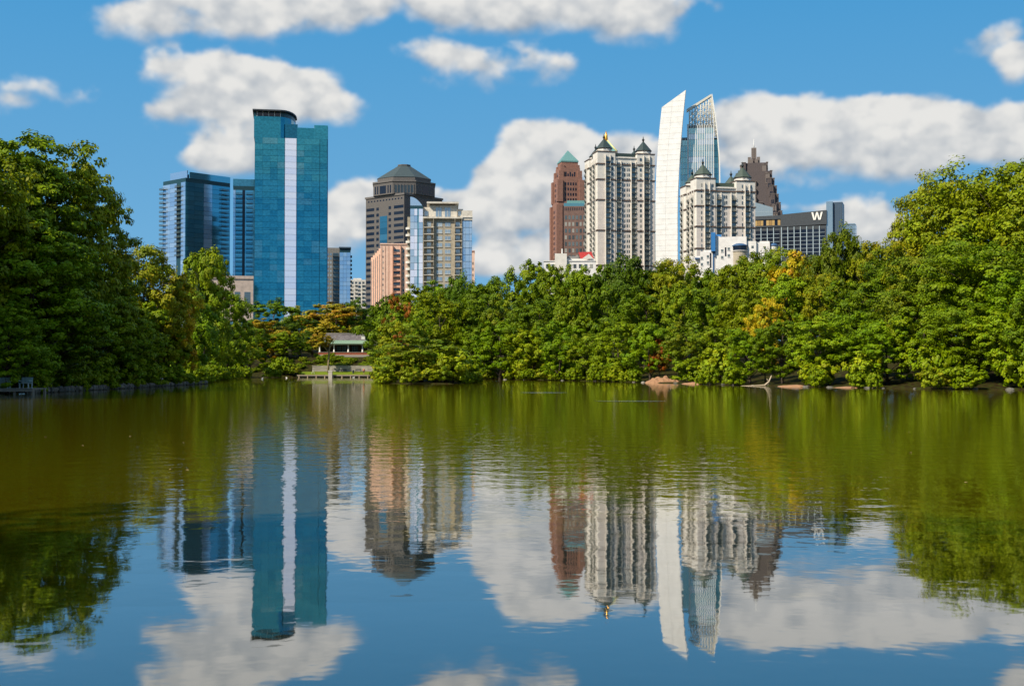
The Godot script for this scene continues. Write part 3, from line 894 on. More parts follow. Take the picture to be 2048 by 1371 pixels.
func copper_tower():
	var b = bld("copper_tower", "reddish brown stepped tower topped by small pale green pyramid", "skyscraper", 1136, 1000.0, 14.0, 13.0)
	var k = b.k
	var tiers = [[70, 640, 402], [64, 402, 352], [54, 352, 333], [45, 333, 321]]
	for t in tiers:
		var w = t[0] * k / 1.13
		part(b.n, "shaft" if t[0] == 70 else "upper_tier", prism(square(w * 0.86, w * 0.86), maxf(Y(b, t[1]), 0.0), Y(b, t[2])), M.copper)
		for s in [[-1, -1], [1, -1], [-1, 1], [1, 1]]:
			part(b.n, "corner_pier", prism(square(w * 0.2, w * 0.2), maxf(Y(b, t[1]), 0.0), Y(b, t[2] + 6)), M.copper, Transform3D(Basis.IDENTITY, Vector3(s[0], 0, s[1]) * w * 0.40))
	var w = 36 * k
	part(b.n, "pyramid_drum", prism(square(w, w), Y(b, 321), Y(b, 318.5), 1.0), M.verdigris)
	part(b.n, "pyramid_roof", prism(square(w, w), Y(b, 318.5), Y(b, 295.5), 0.04), M.verdigris)
	for a in [0, -90, 90]:
		for t in tiers:
			var hw = t[0] * k * 0.43 / 1.13
			var f = face(0, 0, a)
			f.o = f.n * hw
			var y0 = maxf(Y(b, t[1]), Y(b, 520)); var y1 = Y(b, t[2] + 4)
			for v in rows(y0, y1, 4.2):
				for i in 5:
					var u = (-0.44 + 0.22 * i) * hw
					slab(b.n, "window", f, u - 0.55, u + 0.55, v + 0.6, v + (4.2 if i % 2 == 0 and t[2] < 352 else 2.8), 0.0, 0.09, pick(M.black_window))
	# the lower wing in front
	b = bld("office_wing", "brown office wing with blue-grey roof band in front of copper tower", "building", 1152, 930.0, 0.0, 8.0)
	pb(b, "wall", 1128, 1176, 412, 640, -10, 8, M.copper_low)
	pb(b, "roof_band", 1128, 1176, 405.5, 412, -9, 7.4, M.deep_glass[2])
	pb(b, "roof", 1134, 1176, 400, 405.5, -8, 6, M.verdigris)
	var g = face(0, 8, 0)
	for v in rows(Y(b, 520), Y(b, 421), 4.9):
		for i in 6: slab(b.n, "window", g, X(b, 1130 + 7.4 * i), X(b, 1134.2 + 7.4 * i), v + 0.8, v + 3.7, 0.0, 0.1, pick(M.window))
	for i in 12: slab(b.n, "slot_window", g, X(b, 1129.5 + 3.7 * i), X(b, 1131 + 3.7 * i), Y(b, 420.5), Y(b, 414.5), 0.0, 0.1, M.black_window[1])

func gold_spire():
	var b = bld("spired_tower", "tower behind cream apartments showing only a gold spire and pale ridge", "skyscraper", 1213, 1050.0)
	var k = b.k
	part(b.n, "shaft", prism(square(46 * k, 46 * k), 0, Y(b, 306)), M.granite)
	part(b.n, "roof", prism(square(42 * k, 42 * k), Y(b, 306), Y(b, 281), 0.10), M.verdigris)
	for s in [-1, 1]:
		var st := st_new()
		tube(st, [Vector3(s * 21.5 * k, Y(b, 306), 21.5 * k), Vector3(s * 2.4 * k, Y(b, 281), 2.4 * k)], [0.75, 0.55], 6)
		part(b.n, "roof_ridge", done(st), M.gold_edge)
	var st2 := st_new()
	tube(st2, [Vector3(0, Y(b, 284), 0), Vector3(0, Y(b, 276), 0), Vector3(0, Y(b, 270), 0), Vector3(0, Y(b, 267.5), 0), Vector3(0, Y(b, 261), 0)], [1.7, 1.5, 1.25, 0.8, 0.1], 10)
	part(b.n, "spire", done(st2), M.gold)

# a cream apartment tower with four corner pavilions under pointed roofs
func chateau(q):
	var b = bld("apartment_tower", q.label, "skyscraper", (q.l + q.r) / 2.0, q.d, q.turn, 16.0)
	var k = b.k; var n = b.n
	var ct = cos(deg_to_rad(q.turn)); var si = sin(deg_to_rad(q.turn))
	var w = (q.r - q.c) * k / ct; var dp = (q.c - q.l) * k / si
	var fx = func(px): return -w / 2 + (px - q.c) * k / ct
	var body_top = Y(b, q.top[1])
	bx(n, "wall", -w / 2 + 0.8, w / 2 - 0.8, 0, body_top, -dp / 2 + 0.8, dp / 2 - 0.9, M.stone_white)
	bx(n, "roof_deck", -w / 2 + 2.5, w / 2 - 2.5, body_top, body_top + 2.4, -dp / 2 + 2.5, dp / 2 - 3.0, q.roof)
	slab(n, "cornice", face(0, dp / 2 - 0.9, 0), fx.call(q.pav[0]), fx.call(q.pav[1]), body_top - 0.9, body_top - 0.4, 0.0, 0.5, M.stone_white)
	var wl = fx.call(q.pav[0]) + w / 2; var wr = w / 2 - fx.call(q.pav[1])
	var pw = (wl + wr) / 2
	for s in [[-1, 1, 0], [1, 1, 2], [-1, -1, 1], [1, -1, 1]]:
		var top = Y(b, q.top[s[2]] if s[1] > 0 else (q.top[0] + q.top[1]) / 2.0)
		if s[1] < 0: top = Y(b, q.top[0]) - 2.0
		var px0 = -w / 2 if s[0] < 0 else w / 2 - pw
		var pz0 = dp / 2 - dp * 0.36 if s[1] > 0 else -dp / 2
		bx(n, "corner_pavilion", px0, px0 + pw, 0, top, pz0, pz0 + dp * 0.36, M.stone_white)
		bx(n, "cornice", px0 - 0.3, px0 + pw + 0.3, top, top + 0.5, pz0 - 0.3, pz0 + dp * 0.36 + 0.3, M.cornice)
		var c = Vector3(px0 + pw / 2, top + 0.5, pz0 + dp * 0.18)
		var small = 0.8 if s[1] < 0 else 1.0
		var rw = pw * 0.90 * small
		part(n, "roof_drum", prism(ring(rw * 0.46, 8, PI / 8), 0, 1.7), M.stone_white, Transform3D(Basis.IDENTITY, c))
		part(n, "roof_drum_band", prism(ring(rw * 0.50, 8, PI / 8), 1.7, 2.0), M.cornice, Transform3D(Basis.IDENTITY, c))
		if s[1] > 0: part(n, "gable", plate([Vector2(-1.6, 0), Vector2(1.6, 0), Vector2(0, 1.3)], 0.5), M.stone_white, Transform3D(Basis.IDENTITY, c + Vector3(0, 0, rw * 0.5)))
		part(n, "pointed_roof", prism(ring(rw * 0.53, 8, PI / 8), 2.0, 2.2 + 5.6 * small, 0.07), q.roof, Transform3D(Basis.IDENTITY, c))
		var st := st_new()
		tube(st, [Vector3(0, 2 + 5.6 * small, 0), Vector3(0, 2.7 + 5.6 * small, 0), Vector3(0, 2.8 + 5.6 * small, 0), Vector3(0, 3.7 + 5.6 * small, 0), Vector3(0, 3.8 + 5.6 * small, 0), Vector3(0, 5.4 + 5.6 * small, 0)], [0.5, 0.4, 0.75, 0.7, 0.35, 0.06], 8)
		part(n, "finial", done(st), M.iron, Transform3D(Basis.IDENTITY, c))
	# front: string courses, balconies, windows
	var f = face(0, dp / 2, 0); var fc = face(0, dp / 2 - 0.9, 0); var lf = face(-w / 2, 0, -90); var lc = face(-w / 2 + 0.8, 0, -90)
	for y in q.bands:
		var v = Y(b, y)
		for s in [[-w / 2 - 0.35, -w / 2 + pw + 0.2, f], [w / 2 - pw - 0.2, w / 2 + 0.35, f], [-w / 2 + pw, w / 2 - pw, fc]]:
			slab(n, "string_course", s[2], s[0], s[1], v - 0.35, v + 0.35, 0, 0.45, M.cornice)
		for s in [[-dp / 2 - 0.3, -dp / 2 + dp * 0.36 + 0.2, lf], [dp / 2 - dp * 0.36 - 0.2, dp / 2 + 0.3, lf], [-dp * 0.14, dp * 0.14, lc]]:
			slab(n, "string_course", s[2], s[0], s[1], v - 0.35, v + 0.35, 0, 0.45, M.cornice)
	# lower stages in a warmer stone
	var low = Y(b, q.bands[1]) - 0.35
	for s in [[-w / 2 + 0.02, -w / 2 + pw - 0.02, f], [w / 2 - pw + 0.02, w / 2 - 0.02, f], [-w / 2 + pw + 0.02, w / 2 - pw - 0.02, fc]]:
		slab(n, "stone_facing", s[2], s[0], s[1], 0, low, 0.0, 0.10, M.stone_low)
	var bal = balcony_mesh(2.7, 1.3, 1.0)
	var y_low = Y(b, q.low)
	for c in q.balc:
		var inner = c[0] > q.pav[0] - 2 and c[1] < q.pav[1] + 2
		var ff = fc if inner else f
		var u0 = fx.call(c[0]); var u1 = fx.call(c[1])
		for u in [u0 - 0.3, u1]: slab(n, "pilaster", ff, u, u + 0.3, 0, Y(b, c[2] - 1), 0.10, 0.9, M.stone_white)
		for v in rows(y_low, Y(b, c[2]), 3.0):
			slab(n, "balcony_door", ff, u0 + 0.3, u1 - 0.3, v + 0.05, v + 2.5, 0.10, 0.22, pick(M.window))
			part(n, "balcony", bal, M.rail_shade, on_face(ff, (u0 + u1) / 2, v, 0.12))
	for c in q.win:
		var inner = c[0] > q.pav[0] and c[1] < q.pav[1]
		var ff = fc if inner else f
		for v in rows(y_low, Y(b, q.top[1] + 4) if inner else Y(b, q.top[0] + 4), 3.0):
			slab(n, "window", ff, fx.call(c[0]), fx.call(c[1]), v + 0.7, v + 2.4, 0.10, 0.18, pick(M.window))
	for u in [[-dp * 0.33, lf], [dp * 0.33, lf], [0.0, lc]]:
		for e in [-1.75, 1.45]: slab(n, "pilaster", u[1], u[0] + e, u[0] + e + 0.3, 0, body_top - 2, 0.0, 0.8, M.stone_white)
		for v in rows(y_low, body_top - 2.5, 3.0):
			slab(n, "balcony_door", u[1], u[0] - 0.9, u[0] + 0.9, v + 0.05, v + 2.3, 0.08, 0.14, pick(M.window))
			part(n, "balcony", bal, M.rail_shade, on_face(u[1], u[0], v, 0.1))

func sail_tower():
	var b = bld("curved_tower", "white curved office tower with sail-like side wall and open lattice crown", "skyscraper", 1379, 850.0, 0.0, 11.0)
	var k = b.k; var n = b.n
	var z = 10.0
	var P = func(px, py): return Vector2(X(b, px), Y(b, py))
	# the white wall: each course a panel of its own, clipped to the leaning outline
	var leftx = func(py): return 1316 + 13.5 * pow(clampf((425.0 - py) / 210.0, 0, 1), 1.9)
	var rightx = func(py): return 1360 + 17.0 * pow(clampf((440.0 - py) / 255.0, 0, 1), 1.7)
	var topy = func(px): return lerpf(216.0, 185.0, (px - 1329.0) / 48.0)
	var step = 10.6
	var py = 640.0
	var at = Transform3D(Basis(UP, deg_to_rad(-12)), Vector3(X(b, 1340) - 1.0, 0, z + 6.0))
	while py > 186.0:
		var p1 = py - step + 0.28
		for h in 2:
			var o = []
			for e in [[py, 0], [py, 1], [p1, 1], [p1, 0]]:
				var l = leftx.call(e[0]); var r = rightx.call(e[0])
				var m = lerpf(l, r, 0.46)
				var xx = (l if h == 0 else m + 0.12) if e[1] == 0 else (m - 0.12 if h == 0 else r)
				o.append(Vector2(xx, e[0]))
			var cut = Geometry2D.intersect_polygons(PackedVector2Array(o), PackedVector2Array([Vector2(1300, 700), Vector2(1390, 700), Vector2(1390, topy.call(1390)), Vector2(1300, topy.call(1300))]))
			for c in cut:
				var line = []
				for v in c: line.append(Vector2((v.x - 1340) * k / cos(deg_to_rad(12)), Y(b, v.y)))
				part(n, "wall_panel", plate(line, 1.6), M.white_panel[(int(py) + h) % 3], at)
		py -= step
	# backing wall between the joints
	var back = []
	for i in 24:
		var yy = lerpf(640.0, 217.0, i / 23.0)
		back.append(Vector2((leftx.call(yy) + 0.6 - 1340) * k, Y(b, yy)))
	back.append(Vector2((1375.5 - 1340) * k, Y(b, 188)))
	for i in 24:
		var yy = lerpf(200.0, 640.0, i / 23.0)
		back.append(Vector2((rightx.call(yy) - 0.6 - 1340) * k, Y(b, yy)))
	part(n, "sail_wall", plate(back, 1.2), M.stone_low, at)
	# glass body behind it
	pb(b, "glass_core", 1362, 1379, 273, 640, -z, z - 2.0, M.mullion)
	pb(b, "glass_core", 1379, 1429, 250.5, 640, -z, z - 0.4, M.mullion)
	pb(b, "glass_core", 1429, 1438, 275, 640, -z, z - 2.2, M.mullion)
	pb(b, "corner_fin", 1376, 1379.4, 248, 640, z - 2, z + 1.0, M.white_metal)
	var f = face(0, z - 0.4, 0); var g = face(0, z - 2.0, 0); var r2 = face(0, z - 2.2, 0)
	for v in rows(0.0, Y(b, 251), 3.9):
		for s in [[1379.6, 1396], [1396, 1412], [1412, 1428.8]]:
			slab(n, "glass_pane", f, X(b, s[0]), X(b, s[1]), v, v + 3.7, 0, 0.2, pick(M.sky_glass) if rng.randf() < 0.35 else pick(M.blue_glass), 0.004)
	for v in rows(0.0, Y(b, 273), 3.9):
		slab(n, "glass_pane", g, X(b, 1362.2), X(b, 1378.8), v, v + 3.7, 0, 0.2, pick(M.blue_glass), 0.004)
		slab(n, "glass_pane", r2, X(b, 1429.2), X(b, 1437.4), v, v + 3.7, 0, 0.2, pick(M.deep_glass), 0.004)
	for i in 14: slab(n, "fin", f, X(b, 1381.6 + i * 3.55), X(b, 1382.9 + i * 3.55), 0, Y(b, 250.5), 0.22, 0.75, M.white_metal)
	for i in 5: slab(n, "fin", g, X(b, 1363 + i * 3.2), X(b, 1364 + i * 3.2), 0, Y(b, 274), 0.22, 0.6, M.white_metal)
	# right-hand blade, curving up to the tip
	var outx = func(yy): return 1441.5 - 15.5 * pow(clampf((345.0 - yy) / 157.0, 0, 1), 1.75)
	var blade = []
	for i in 20:
		var yy = lerpf(640.0, 188.0, i / 19.0)
		blade.append(Vector2(X(b, outx.call(yy)), Y(b, yy)))
	for i in 20:
		var yy = lerpf(191.0, 640.0, i / 19.0)
		blade.append(Vector2(X(b, outx.call(yy) - 2.2), Y(b, yy)))
	part(n, "blade", plate(blade, 9.0), M.white_metal, Transform3D(Basis.IDENTITY, Vector3(0, 0, z - 3.5)))
	# crown lattice under the slanting beam
	var tx = func(px): return lerpf(221.0, 191.5, (px - 1376.0) / 49.0)
	var bar = func(called, a, c, rr, zz):
		var st := st_new()
		tube(st, [Vector3(X(b, a.x), Y(b, a.y), zz), Vector3(X(b, c.x), Y(b, c.y), zz)], [rr, rr], 5)
		part(n, called, done(st), M.lattice)
	var beam = [P.call(1375, 223.5), P.call(1424, 193.5), P.call(1424, 189), P.call(1375, 218)]
	part(n, "crown_beam", plate(beam, 3.0), M.lattice, Transform3D(Basis.IDENTITY, Vector3(0, 0, z - 0.5)))
	for zz in [z + 0.2, z - 7.0]:
		for i in 9:
			var px = 1380.5 + i * 5.6
			var pt = px if px < 1425 else 1424.0
			bar.call("crown_post", Vector2(px, 250), Vector2(minf(pt, outx.call(tx.call(pt)) - 1), tx.call(pt)), 0.34, zz)
			if i == 8: continue
			var nx = px + 5.6
			var cells = int((250 - tx.call(px)) / 6.0)
			for c in cells:
				var y0 = 250 - c * 6.0
				if zz > z or (c + i) % 2: bar.call("lattice_bar", Vector2(px, y0) if (c + i) % 2 else Vector2(nx, y0), Vector2(nx, y0 - 6) if (c + i) % 2 else Vector2(px, y0 - 6), 0.24, zz)
			if zz > z:
				for c in range(0, cells, 2): bar.call("lattice_bar", Vector2(px, 250 - c * 6.0), Vector2(nx, 250 - c * 6.0), 0.2, zz)
	for i in 9:
		var yy = 200.0 + i * 8.5
		bar.call("blade_strut", Vector2(outx.call(yy) - 2, yy), Vector2(outx.call(yy + 5) - 9.0, yy + 6), 0.28, z - 0.3)
	var st3 := st_new()
	tube(st3, [Vector3(X(b, 1424.5), Y(b, 192), z - 0.3), Vector3(X(b, 1429.0), Y(b, 235), z - 0.3), Vector3(X(b, 1433.0), Y(b, 274), z - 0.3)], [0.4, 0.4, 0.4], 6)
	part(n, "crown_post", done(st3), M.lattice)
	# window-cleaning cradles on the two top edges
	for c in [[1346, 205], [1396, 209]]:
		var st := st_new()
		tube(st, [Vector3(X(b, c[0]), Y(b, c[1] + 3), 6), Vector3(X(b, c[0]), Y(b, c[1] - 5), 6)], [0.35, 0.3], 6)
		tube(st, [Vector3(X(b, c[0] - 4), Y(b, c[1] - 3), 6), Vector3(X(b, c[0] + 5), Y(b, c[1] - 6), 6)], [0.3, 0.2], 6)
		part(n, "roof_crane", done(st), M.iron)

func stepped_tower():
	var b = bld("stepped_tower", "dark brown tower stepping up to thin pale mast behind green-roofed apartments", "skyscraper", 1510, 950.0, 0.0, 14.0)
	var k = b.k; var n = b.n
	var tiers = [[55, 640, 424], [52, 424, 407], [48, 407, 390], [44.5, 390, 373], [40, 373, 357], [35.5, 357, 341], [27, 341, 323]]
	for t in tiers:
		var hw = t[0] * k
		var y0 = maxf(Y(b, t[1]), 0.0); var y1 = Y(b, t[2])
		var tall = y1 - y0
		var core = hw * 0.88
		bx(n, "tier", -core, core, y0, y1, -core, core, M.promenade)
		# bays that stand proud at the corners and in the middle of each side, each with a pale sill and a dark window
		for a in [0, 90, -90]:
			var f = face(0, 0, a)
			f.o = f.n * core
			var count = maxi(2, int(hw / 4.5))
			for i in count:
				var u = lerpf(-core * 0.86, core * 0.86, float(i) / (count - 1))
				var rise = (i % 2) * 0.35 * minf(tall, 6.0)
				var low = y0 if t[1] > 500 else y0 - rise - 1.5
				slab(n, "bay", f, u - 1.55, u + 1.55, low, y1 - rise, 0.0, hw * 0.09 + 0.5, M.promenade_light if i % 2 else M.promenade)
				slab(n, "bay_cap", f, u - 1.75, u + 1.75, y1 - rise, y1 - rise + 0.45, 0.0, hw * 0.09 + 0.8, M.promenade_light)
				for v in rows(maxf(low + 0.8, y1 - rise - 12.0), y1 - rise - 0.6, 4.0):
					slab(n, "window", f, u - 1.0, u + 1.0, v, v + 2.9, hw * 0.09 + 0.5, hw * 0.09 + 0.56, pick(M.black_window))
		for c in [[-1, 1], [1, 1], [1, -1], [-1, -1]]:
			part(n, "corner_bay", prism(square(hw * 0.36, hw * 0.36), y0, y1 - 1.0), M.promenade, Transform3D(Basis(UP, PI / 4), Vector3(c[0], 0, c[1]) * core * 0.86))
	var y2 = Y(b, 323)
	for c in [[-9, 7, 309], [9, 7, 309], [-5, 10, 314], [5, 10, 314], [0, -8, 306]]:
		bx(n, "turret", c[0] * k - 1.2, c[0] * k + 1.2, y2, Y(b, c[2]), c[1] * k - 1.2, c[1] * k + 1.2, M.promenade_light)
	bx(n, "lantern", -5 * k, 5 * k, y2, Y(b, 312), -5 * k, 5 * k, M.promenade)
	for c in [[-3.6, 3.6], [0, 4.4], [3.6, 3.6], [-3.6, -3.6], [3.6, -3.6]]:
		bx(n, "lantern_post", c[0] * k - 0.55, c[0] * k + 0.55, Y(b, 312), Y(b, 291), c[1] * k - 0.55, c[1] * k + 0.55, M.promenade_light)
	bx(n, "lantern_core", -2.6 * k, 2.6 * k, Y(b, 312), Y(b, 292), -2.6 * k, 2.6 * k, M.promenade)
	bx(n, "lantern_cap", -5 * k, 5 * k, Y(b, 292), Y(b, 289.5), -5 * k, 5 * k, M.promenade_light)
	var st := st_new()
	tube(st, [Vector3(0, Y(b, 290), 0), Vector3(0, Y(b, 283), 0), Vector3(0, Y(b, 271), 0)], [0.5, 0.35, 0.12], 6)
	part(n, "mast", done(st), M.white_metal)

func hotel():
	var b = bld("hotel", "dark grey hotel with gridded windows and large white letter near its top", "building", 1600, 800.0, -6.0, 9.0)
	var k = b.k; var n = b.n
	var z = 9.0
	# top edge rises a little to the right: the wing on the right stands nearer
	pb(b, "wall", 1512, 1567, 436, 620, -10, z - 1.0, M.hotel_dark)
	pb(b, "roof_band", 1510, 1568, 428.5, 436, -10.5, z - 0.4, M.hotel_dark)
	pb(b, "wall", 1567, 1656, 452, 620, -10, z, M.hotel_dark)
	var o = [Vector2(X(b, 1567), Y(b, 452)), Vector2(X(b, 1657), Y(b, 450)), Vector2(X(b, 1657), Y(b, 422)), Vector2(X(b, 1567), Y(b, 427.5))]
	part(n, "sign_wall", plate(o, 18.0), M.hotel_dark, Transform3D(Basis.IDENTITY, Vector3(0, 0, z - 8.6)))
	var t := TextMesh.new()
	var font := SystemFont.new()
	font.font_names = PackedStringArray(["Droid Sans"])
	font.font_weight = 700
	t.font = font
	t.text = "W"
	t.font_size = 64
	t.pixel_size = 0.01
	t.depth = 0.12
	var hgt = 15.5 * k
	var box = t.get_aabb()
	part(n, "letter", t, M.sign_white, Transform3D(Basis.from_scale(Vector3(22 * k / box.size.x, hgt / box.size.y, 3.0)), Vector3(X(b, 1638.5), Y(b, 441), z + 0.62)) * Transform3D(Basis.IDENTITY, -Vector3(box.get_center().x, box.position.y, 0)))
	var f = face(0, z - 1.0, 0); var g = face(0, z, 0)
	for i in 9: slab(n, "lit_window", f, X(b, 1515 + i * 5.7), X(b, 1520 + i * 5.7), Y(b, 448), Y(b, 437), 0, 0.08, pick(M.amber) if i != 3 and i != 7 else M.black_window[0])
	slab(n, "ledge", f, X(b, 1512), X(b, 1567), Y(b, 451.5), Y(b, 448.6), 0, 0.6, M.hotel_dark)
	for q in [[f, 1514.5, 1566, 12.6], [g, 1568.5, 1654, 12.4]]:
		var px = q[1]
		while px < q[2] - 3:
			slab(n, "frame_post", q[0], X(b, px) - 0.25, X(b, px) + 0.25, 0, Y(b, 453), 0.0, 0.55, M.hotel_frame)
			var x1 = minf(px + q[3], q[2])
			for v in rows(Y(b, 512), Y(b, 452.5), 2.45):
				slab(n, "window", q[0], X(b, px) + 0.3, X(b, x1) - 0.3, v + 0.2, v + 2.2, 0.0, 0.12, pick(M.black_window))
				slab(n, "frame_rail", q[0], X(b, px) + 0.26, X(b, x1) - 0.26, v - 0.1, v + 0.1, 0.13, 0.45, M.hotel_frame)
			px += q[3]
	pb(b, "stair_tower", 1656, 1668.5, 405, 620, -9, z - 0.6, M.grey_glass[0])
	pb(b, "stair_tower", 1668.5, 1687, 406, 620, -9.5, z - 2.5, M.steel_blue)
	pb(b, "glass_wing", 1687, 1711, 449, 620, -9, z - 4, M.grey_glass[1])
	for i in 5: slab(n, "belt_line", face(0, z - 4, 0), X(b, 1687), X(b, 1713), Y(b, 452 + 9 * i), Y(b, 451.2 + 9 * i), 0, 0.1, M.hotel_dark)
	for i in 4: slab(n, "belt_line", face(0, z - 2.5, 0), X(b, 1672 + i * 4), X(b, 1672.6 + i * 4), 0, Y(b, 407), 0, 0.1, M.hotel_dark)
	# pale wedge-roofed block behind
	b = bld("office_block", "pale grey glass block with sloping roof between cream tower and hotel", "building", 1527, 860.0, 0.0, 8.0)
	o = [Vector2(X(b, 1500), Y(b, 600)), Vector2(X(b, 1547), Y(b, 600)), Vector2(X(b, 1547), Y(b, 415)), Vector2(X(b, 1500), Y(b, 400))]
	part(b.n, "wall", plate(o, 16.0), M.grey_glass[0])
	for i in 5: slab(b.n, "belt_line", face(0, 8, 0), X(b, 1500), X(b, 1547), Y(b, 424 + 8 * i), Y(b, 423.3 + 8 * i), 0, 0.1, M.hotel_frame)

func white_flats():
	var b = bld("white_apartments", "white apartment house with bright blue fin and rounded blue-roofed corner", "building", 1465, 480.0, 0.0, 4.0)
	var k = b.k; var n = b.n
	pb(b, "wall", 1432.5, 1494, 473, 580, -8, 4, M.white_wall)
	var o = []
	for i in 7:
		var t = i / 6.0 * PI / 2
		o.append(Vector2(X(b, 1432.5) + (1 - cos(t)) * 8.5 * k, Y(b, 467.5) - sin(t) * 4.4 * k))
	o.append(Vector2(X(b, 1441), Y(b, 473))); o.append(Vector2(X(b, 1432.5), Y(b, 473)))
	part(n, "curved_parapet", plate(o, 9.0), M.white_wall, Transform3D(Basis.IDENTITY, Vector3(0, 0, -0.5)))
	pb(b, "wall", 1494, 1513, 482, 580, -8, 3.2, M.white_wall)
	pb(b, "wall", 1513, 1540, 485, 580, -8, 2.2, M.white_wall)
	pb(b, "parapet", 1520, 1539, 482, 485, -6, 2.0, M.white_wall)
	pb(b, "blue_fin", 1424, 1432.4, 464.5, 502, -3, 5.4, M.blue_paint)
	pb(b, "blue_fin", 1432.4, 1444, 464.2, 471, -7.5, -3.0, M.blue_paint)
	pb(b, "fin_base", 1427, 1430.5, 502, 580, 2.0, 4.4, M.blue_dark)
	pb(b, "blue_fin_return", 1430.5, 1432.4, 502, 513, 2.2, 4.6, M.blue_dark)
	# left wings, stepping back
	pb(b, "wing", 1402, 1427, 501, 580, -8, 2.4, M.white_wall)
	pb(b, "wing", 1380, 1402, 509, 580, -9, 0.8, M.white_wall)
	pb(b, "wing_parapet", 1409, 1427, 498, 501, -5, 2.2, M.white_wall)
	pb(b, "awning", 1391, 1401, 513, 515.5, 0.8, 2.2, M.blue_dark)
	var f = face(0, 4, 0); var g = face(0, 2.4, 0)
	for q in [[f, 1443.5, 498], [f, 1443.5, 511.5], [f, 1456.5, 494.5], [f, 1456.5, 508], [g, 1402.8, 511.5], [g, 1415, 508.5], [g, 1402.8, 524], [g, 1415, 521]]:
		slab(n, "window", q[0], X(b, q[1]), X(b, q[1] + 4.6), Y(b, q[2] + 5.2), Y(b, q[2]), 0, 0.06, M.window[1])
		slab(n, "window_sill", q[0], X(b, q[1] - 0.5), X(b, q[1] + 5.1), Y(b, q[2] + 6), Y(b, q[2] + 5.2), 0, 0.18, M.white_wall)
	for q in [[f, 1451, 494, 512], [g, 1421, 504, 534]]: slab(n, "dark_slot", q[0], X(b, q[1]), X(b, q[1] + 3.2), Y(b, q[3]), Y(b, q[2]), 0, 0.05, M.black_window[1])
	for q in [[1503.5, 491.5, 3.2], [1503.5, 505, 3.2]]: slab(n, "window", face(0, 3.2, 0), X(b, q[0]), X(b, q[0] + 4.5), Y(b, q[1] + 5), Y(b, q[1]), 0, 0.06, M.window[0])
	slab(n, "window", face(0, 2.2, 0), X(b, 1528), X(b, 1532), Y(b, 498), Y(b, 492.5), 0, 0.06, M.window[1])
	# round corner room with a blue dome
	var c = Vector3(X(b, 1480.5), 0, 2.4)
	part(n, "corner_room", prism(ring(15.5 * k, 20), Y(b, 540), Y(b, 492)), M.beige, Transform3D(Basis.IDENTITY, c))
	for i in 11:
		var a = -75.0 + i * 15.0
		var fc = face(c.x + sin(deg_to_rad(a)) * 15.5 * k, c.z + cos(deg_to_rad(a)) * 15.5 * k, a)
		slab(n, "corner_window", fc, -0.36, 0.36, Y(b, 500.5), Y(b, 492.6), 0, 0.07, M.black_window[0])
	part(n, "balcony_slab", prism(ring(17.5 * k, 24), Y(b, 502), Y(b, 500.8)), M.white_wall, Transform3D(Basis.IDENTITY, c))
	var st := st_new()
	tube(st, [c + Vector3(0, Y(b, 492), 0), c + Vector3(0, Y(b, 490.5), 0), c + Vector3(0, Y(b, 487), 0), c + Vector3(0, Y(b, 485), 0)], [17.4 * k, 17.2 * k, 11 * k, 3.0 * k], 20)
	part(n, "dome_roof", done(st), M.blue_dark)
	var d = Vector3(X(b, 1548), 0, 0.4)
	part(n, "corner_room", prism(ring(7.0 * k, 16), Y(b, 540), Y(b, 491.5)), M.white_wall, Transform3D(Basis.IDENTITY, d))
	st = st_new()
	tube(st, [d + Vector3(0, Y(b, 491.5), 0), d + Vector3(0, Y(b, 490), 0), d + Vector3(0, Y(b, 486.5), 0), d + Vector3(0, Y(b, 485.5), 0)], [8.2 * k, 8.0 * k, 5 * k, 1.6 * k], 16)
	part(n, "dome_roof", done(st), M.blue_dark)

func low_hall():
	var b = bld("low_hall", "low white hall with bright red gable roof at foot of cream tower", "building", 1140, 520.0, 0.0, 3.0)
	var k = b.k; var n = b.n
	pb(b, "wall", 1088, 1192, 522, 590, -9, 3, M.white_wall)
	pb(b, "stair_block", 1110, 1134, 507, 590, -8, 4, M.stone_white)
	pb(b, "wall", 1134, 1190, 516.5, 590, -8, 1.6, M.stone_white)
	pb(b, "parapet", 1087, 1193, 520.5, 522, -9.2, 3.3, M.white_wall)
	pb(b, "roof_vent", 1123, 1125.5, 496, 507, 0, 0.7, M.white_metal)
	pb(b, "shed", 1134, 1158, 511, 516.5, -6, 0.2, M.shaft_grey)
	var f = face(0, 3, 0)
	for i in 9: slab(n, "window", f, X(b, 1092 + i * 11), X(b, 1098 + i * 11), Y(b, 536), Y(b, 528), 0, 0.06, pick(M.window))
	# red roof: a long slope with a cross gable
	var roof = [Vector2(X(b, 1157), Y(b, 502.3)), Vector2(X(b, 1184), Y(b, 501.3)), Vector2(X(b, 1188.5), Y(b, 516)), Vector2(X(b, 1161.5), Y(b, 515))]
	part(n, "roof", plate(roof, 0.3), M.red_roof, Transform3D(Basis(Vector3.RIGHT, deg_to_rad(-4)), Vector3(0, 4.0, 2.0)) * Transform3D(Basis.IDENTITY, Vector3(0, -4.0, 0)))
	var gable = [Vector2(X(b, 1164), Y(b, 517.5)), Vector2(X(b, 1187.2), Y(b, 517.5)), Vector2(X(b, 1178), Y(b, 507.5))]
	part(n, "gable", plate(gable, 0.8), M.stone_white, Transform3D(Basis.IDENTITY, Vector3(0, 0, 2.9)))

# ------------------------------------------------------------------ trees
var KINDS := {}

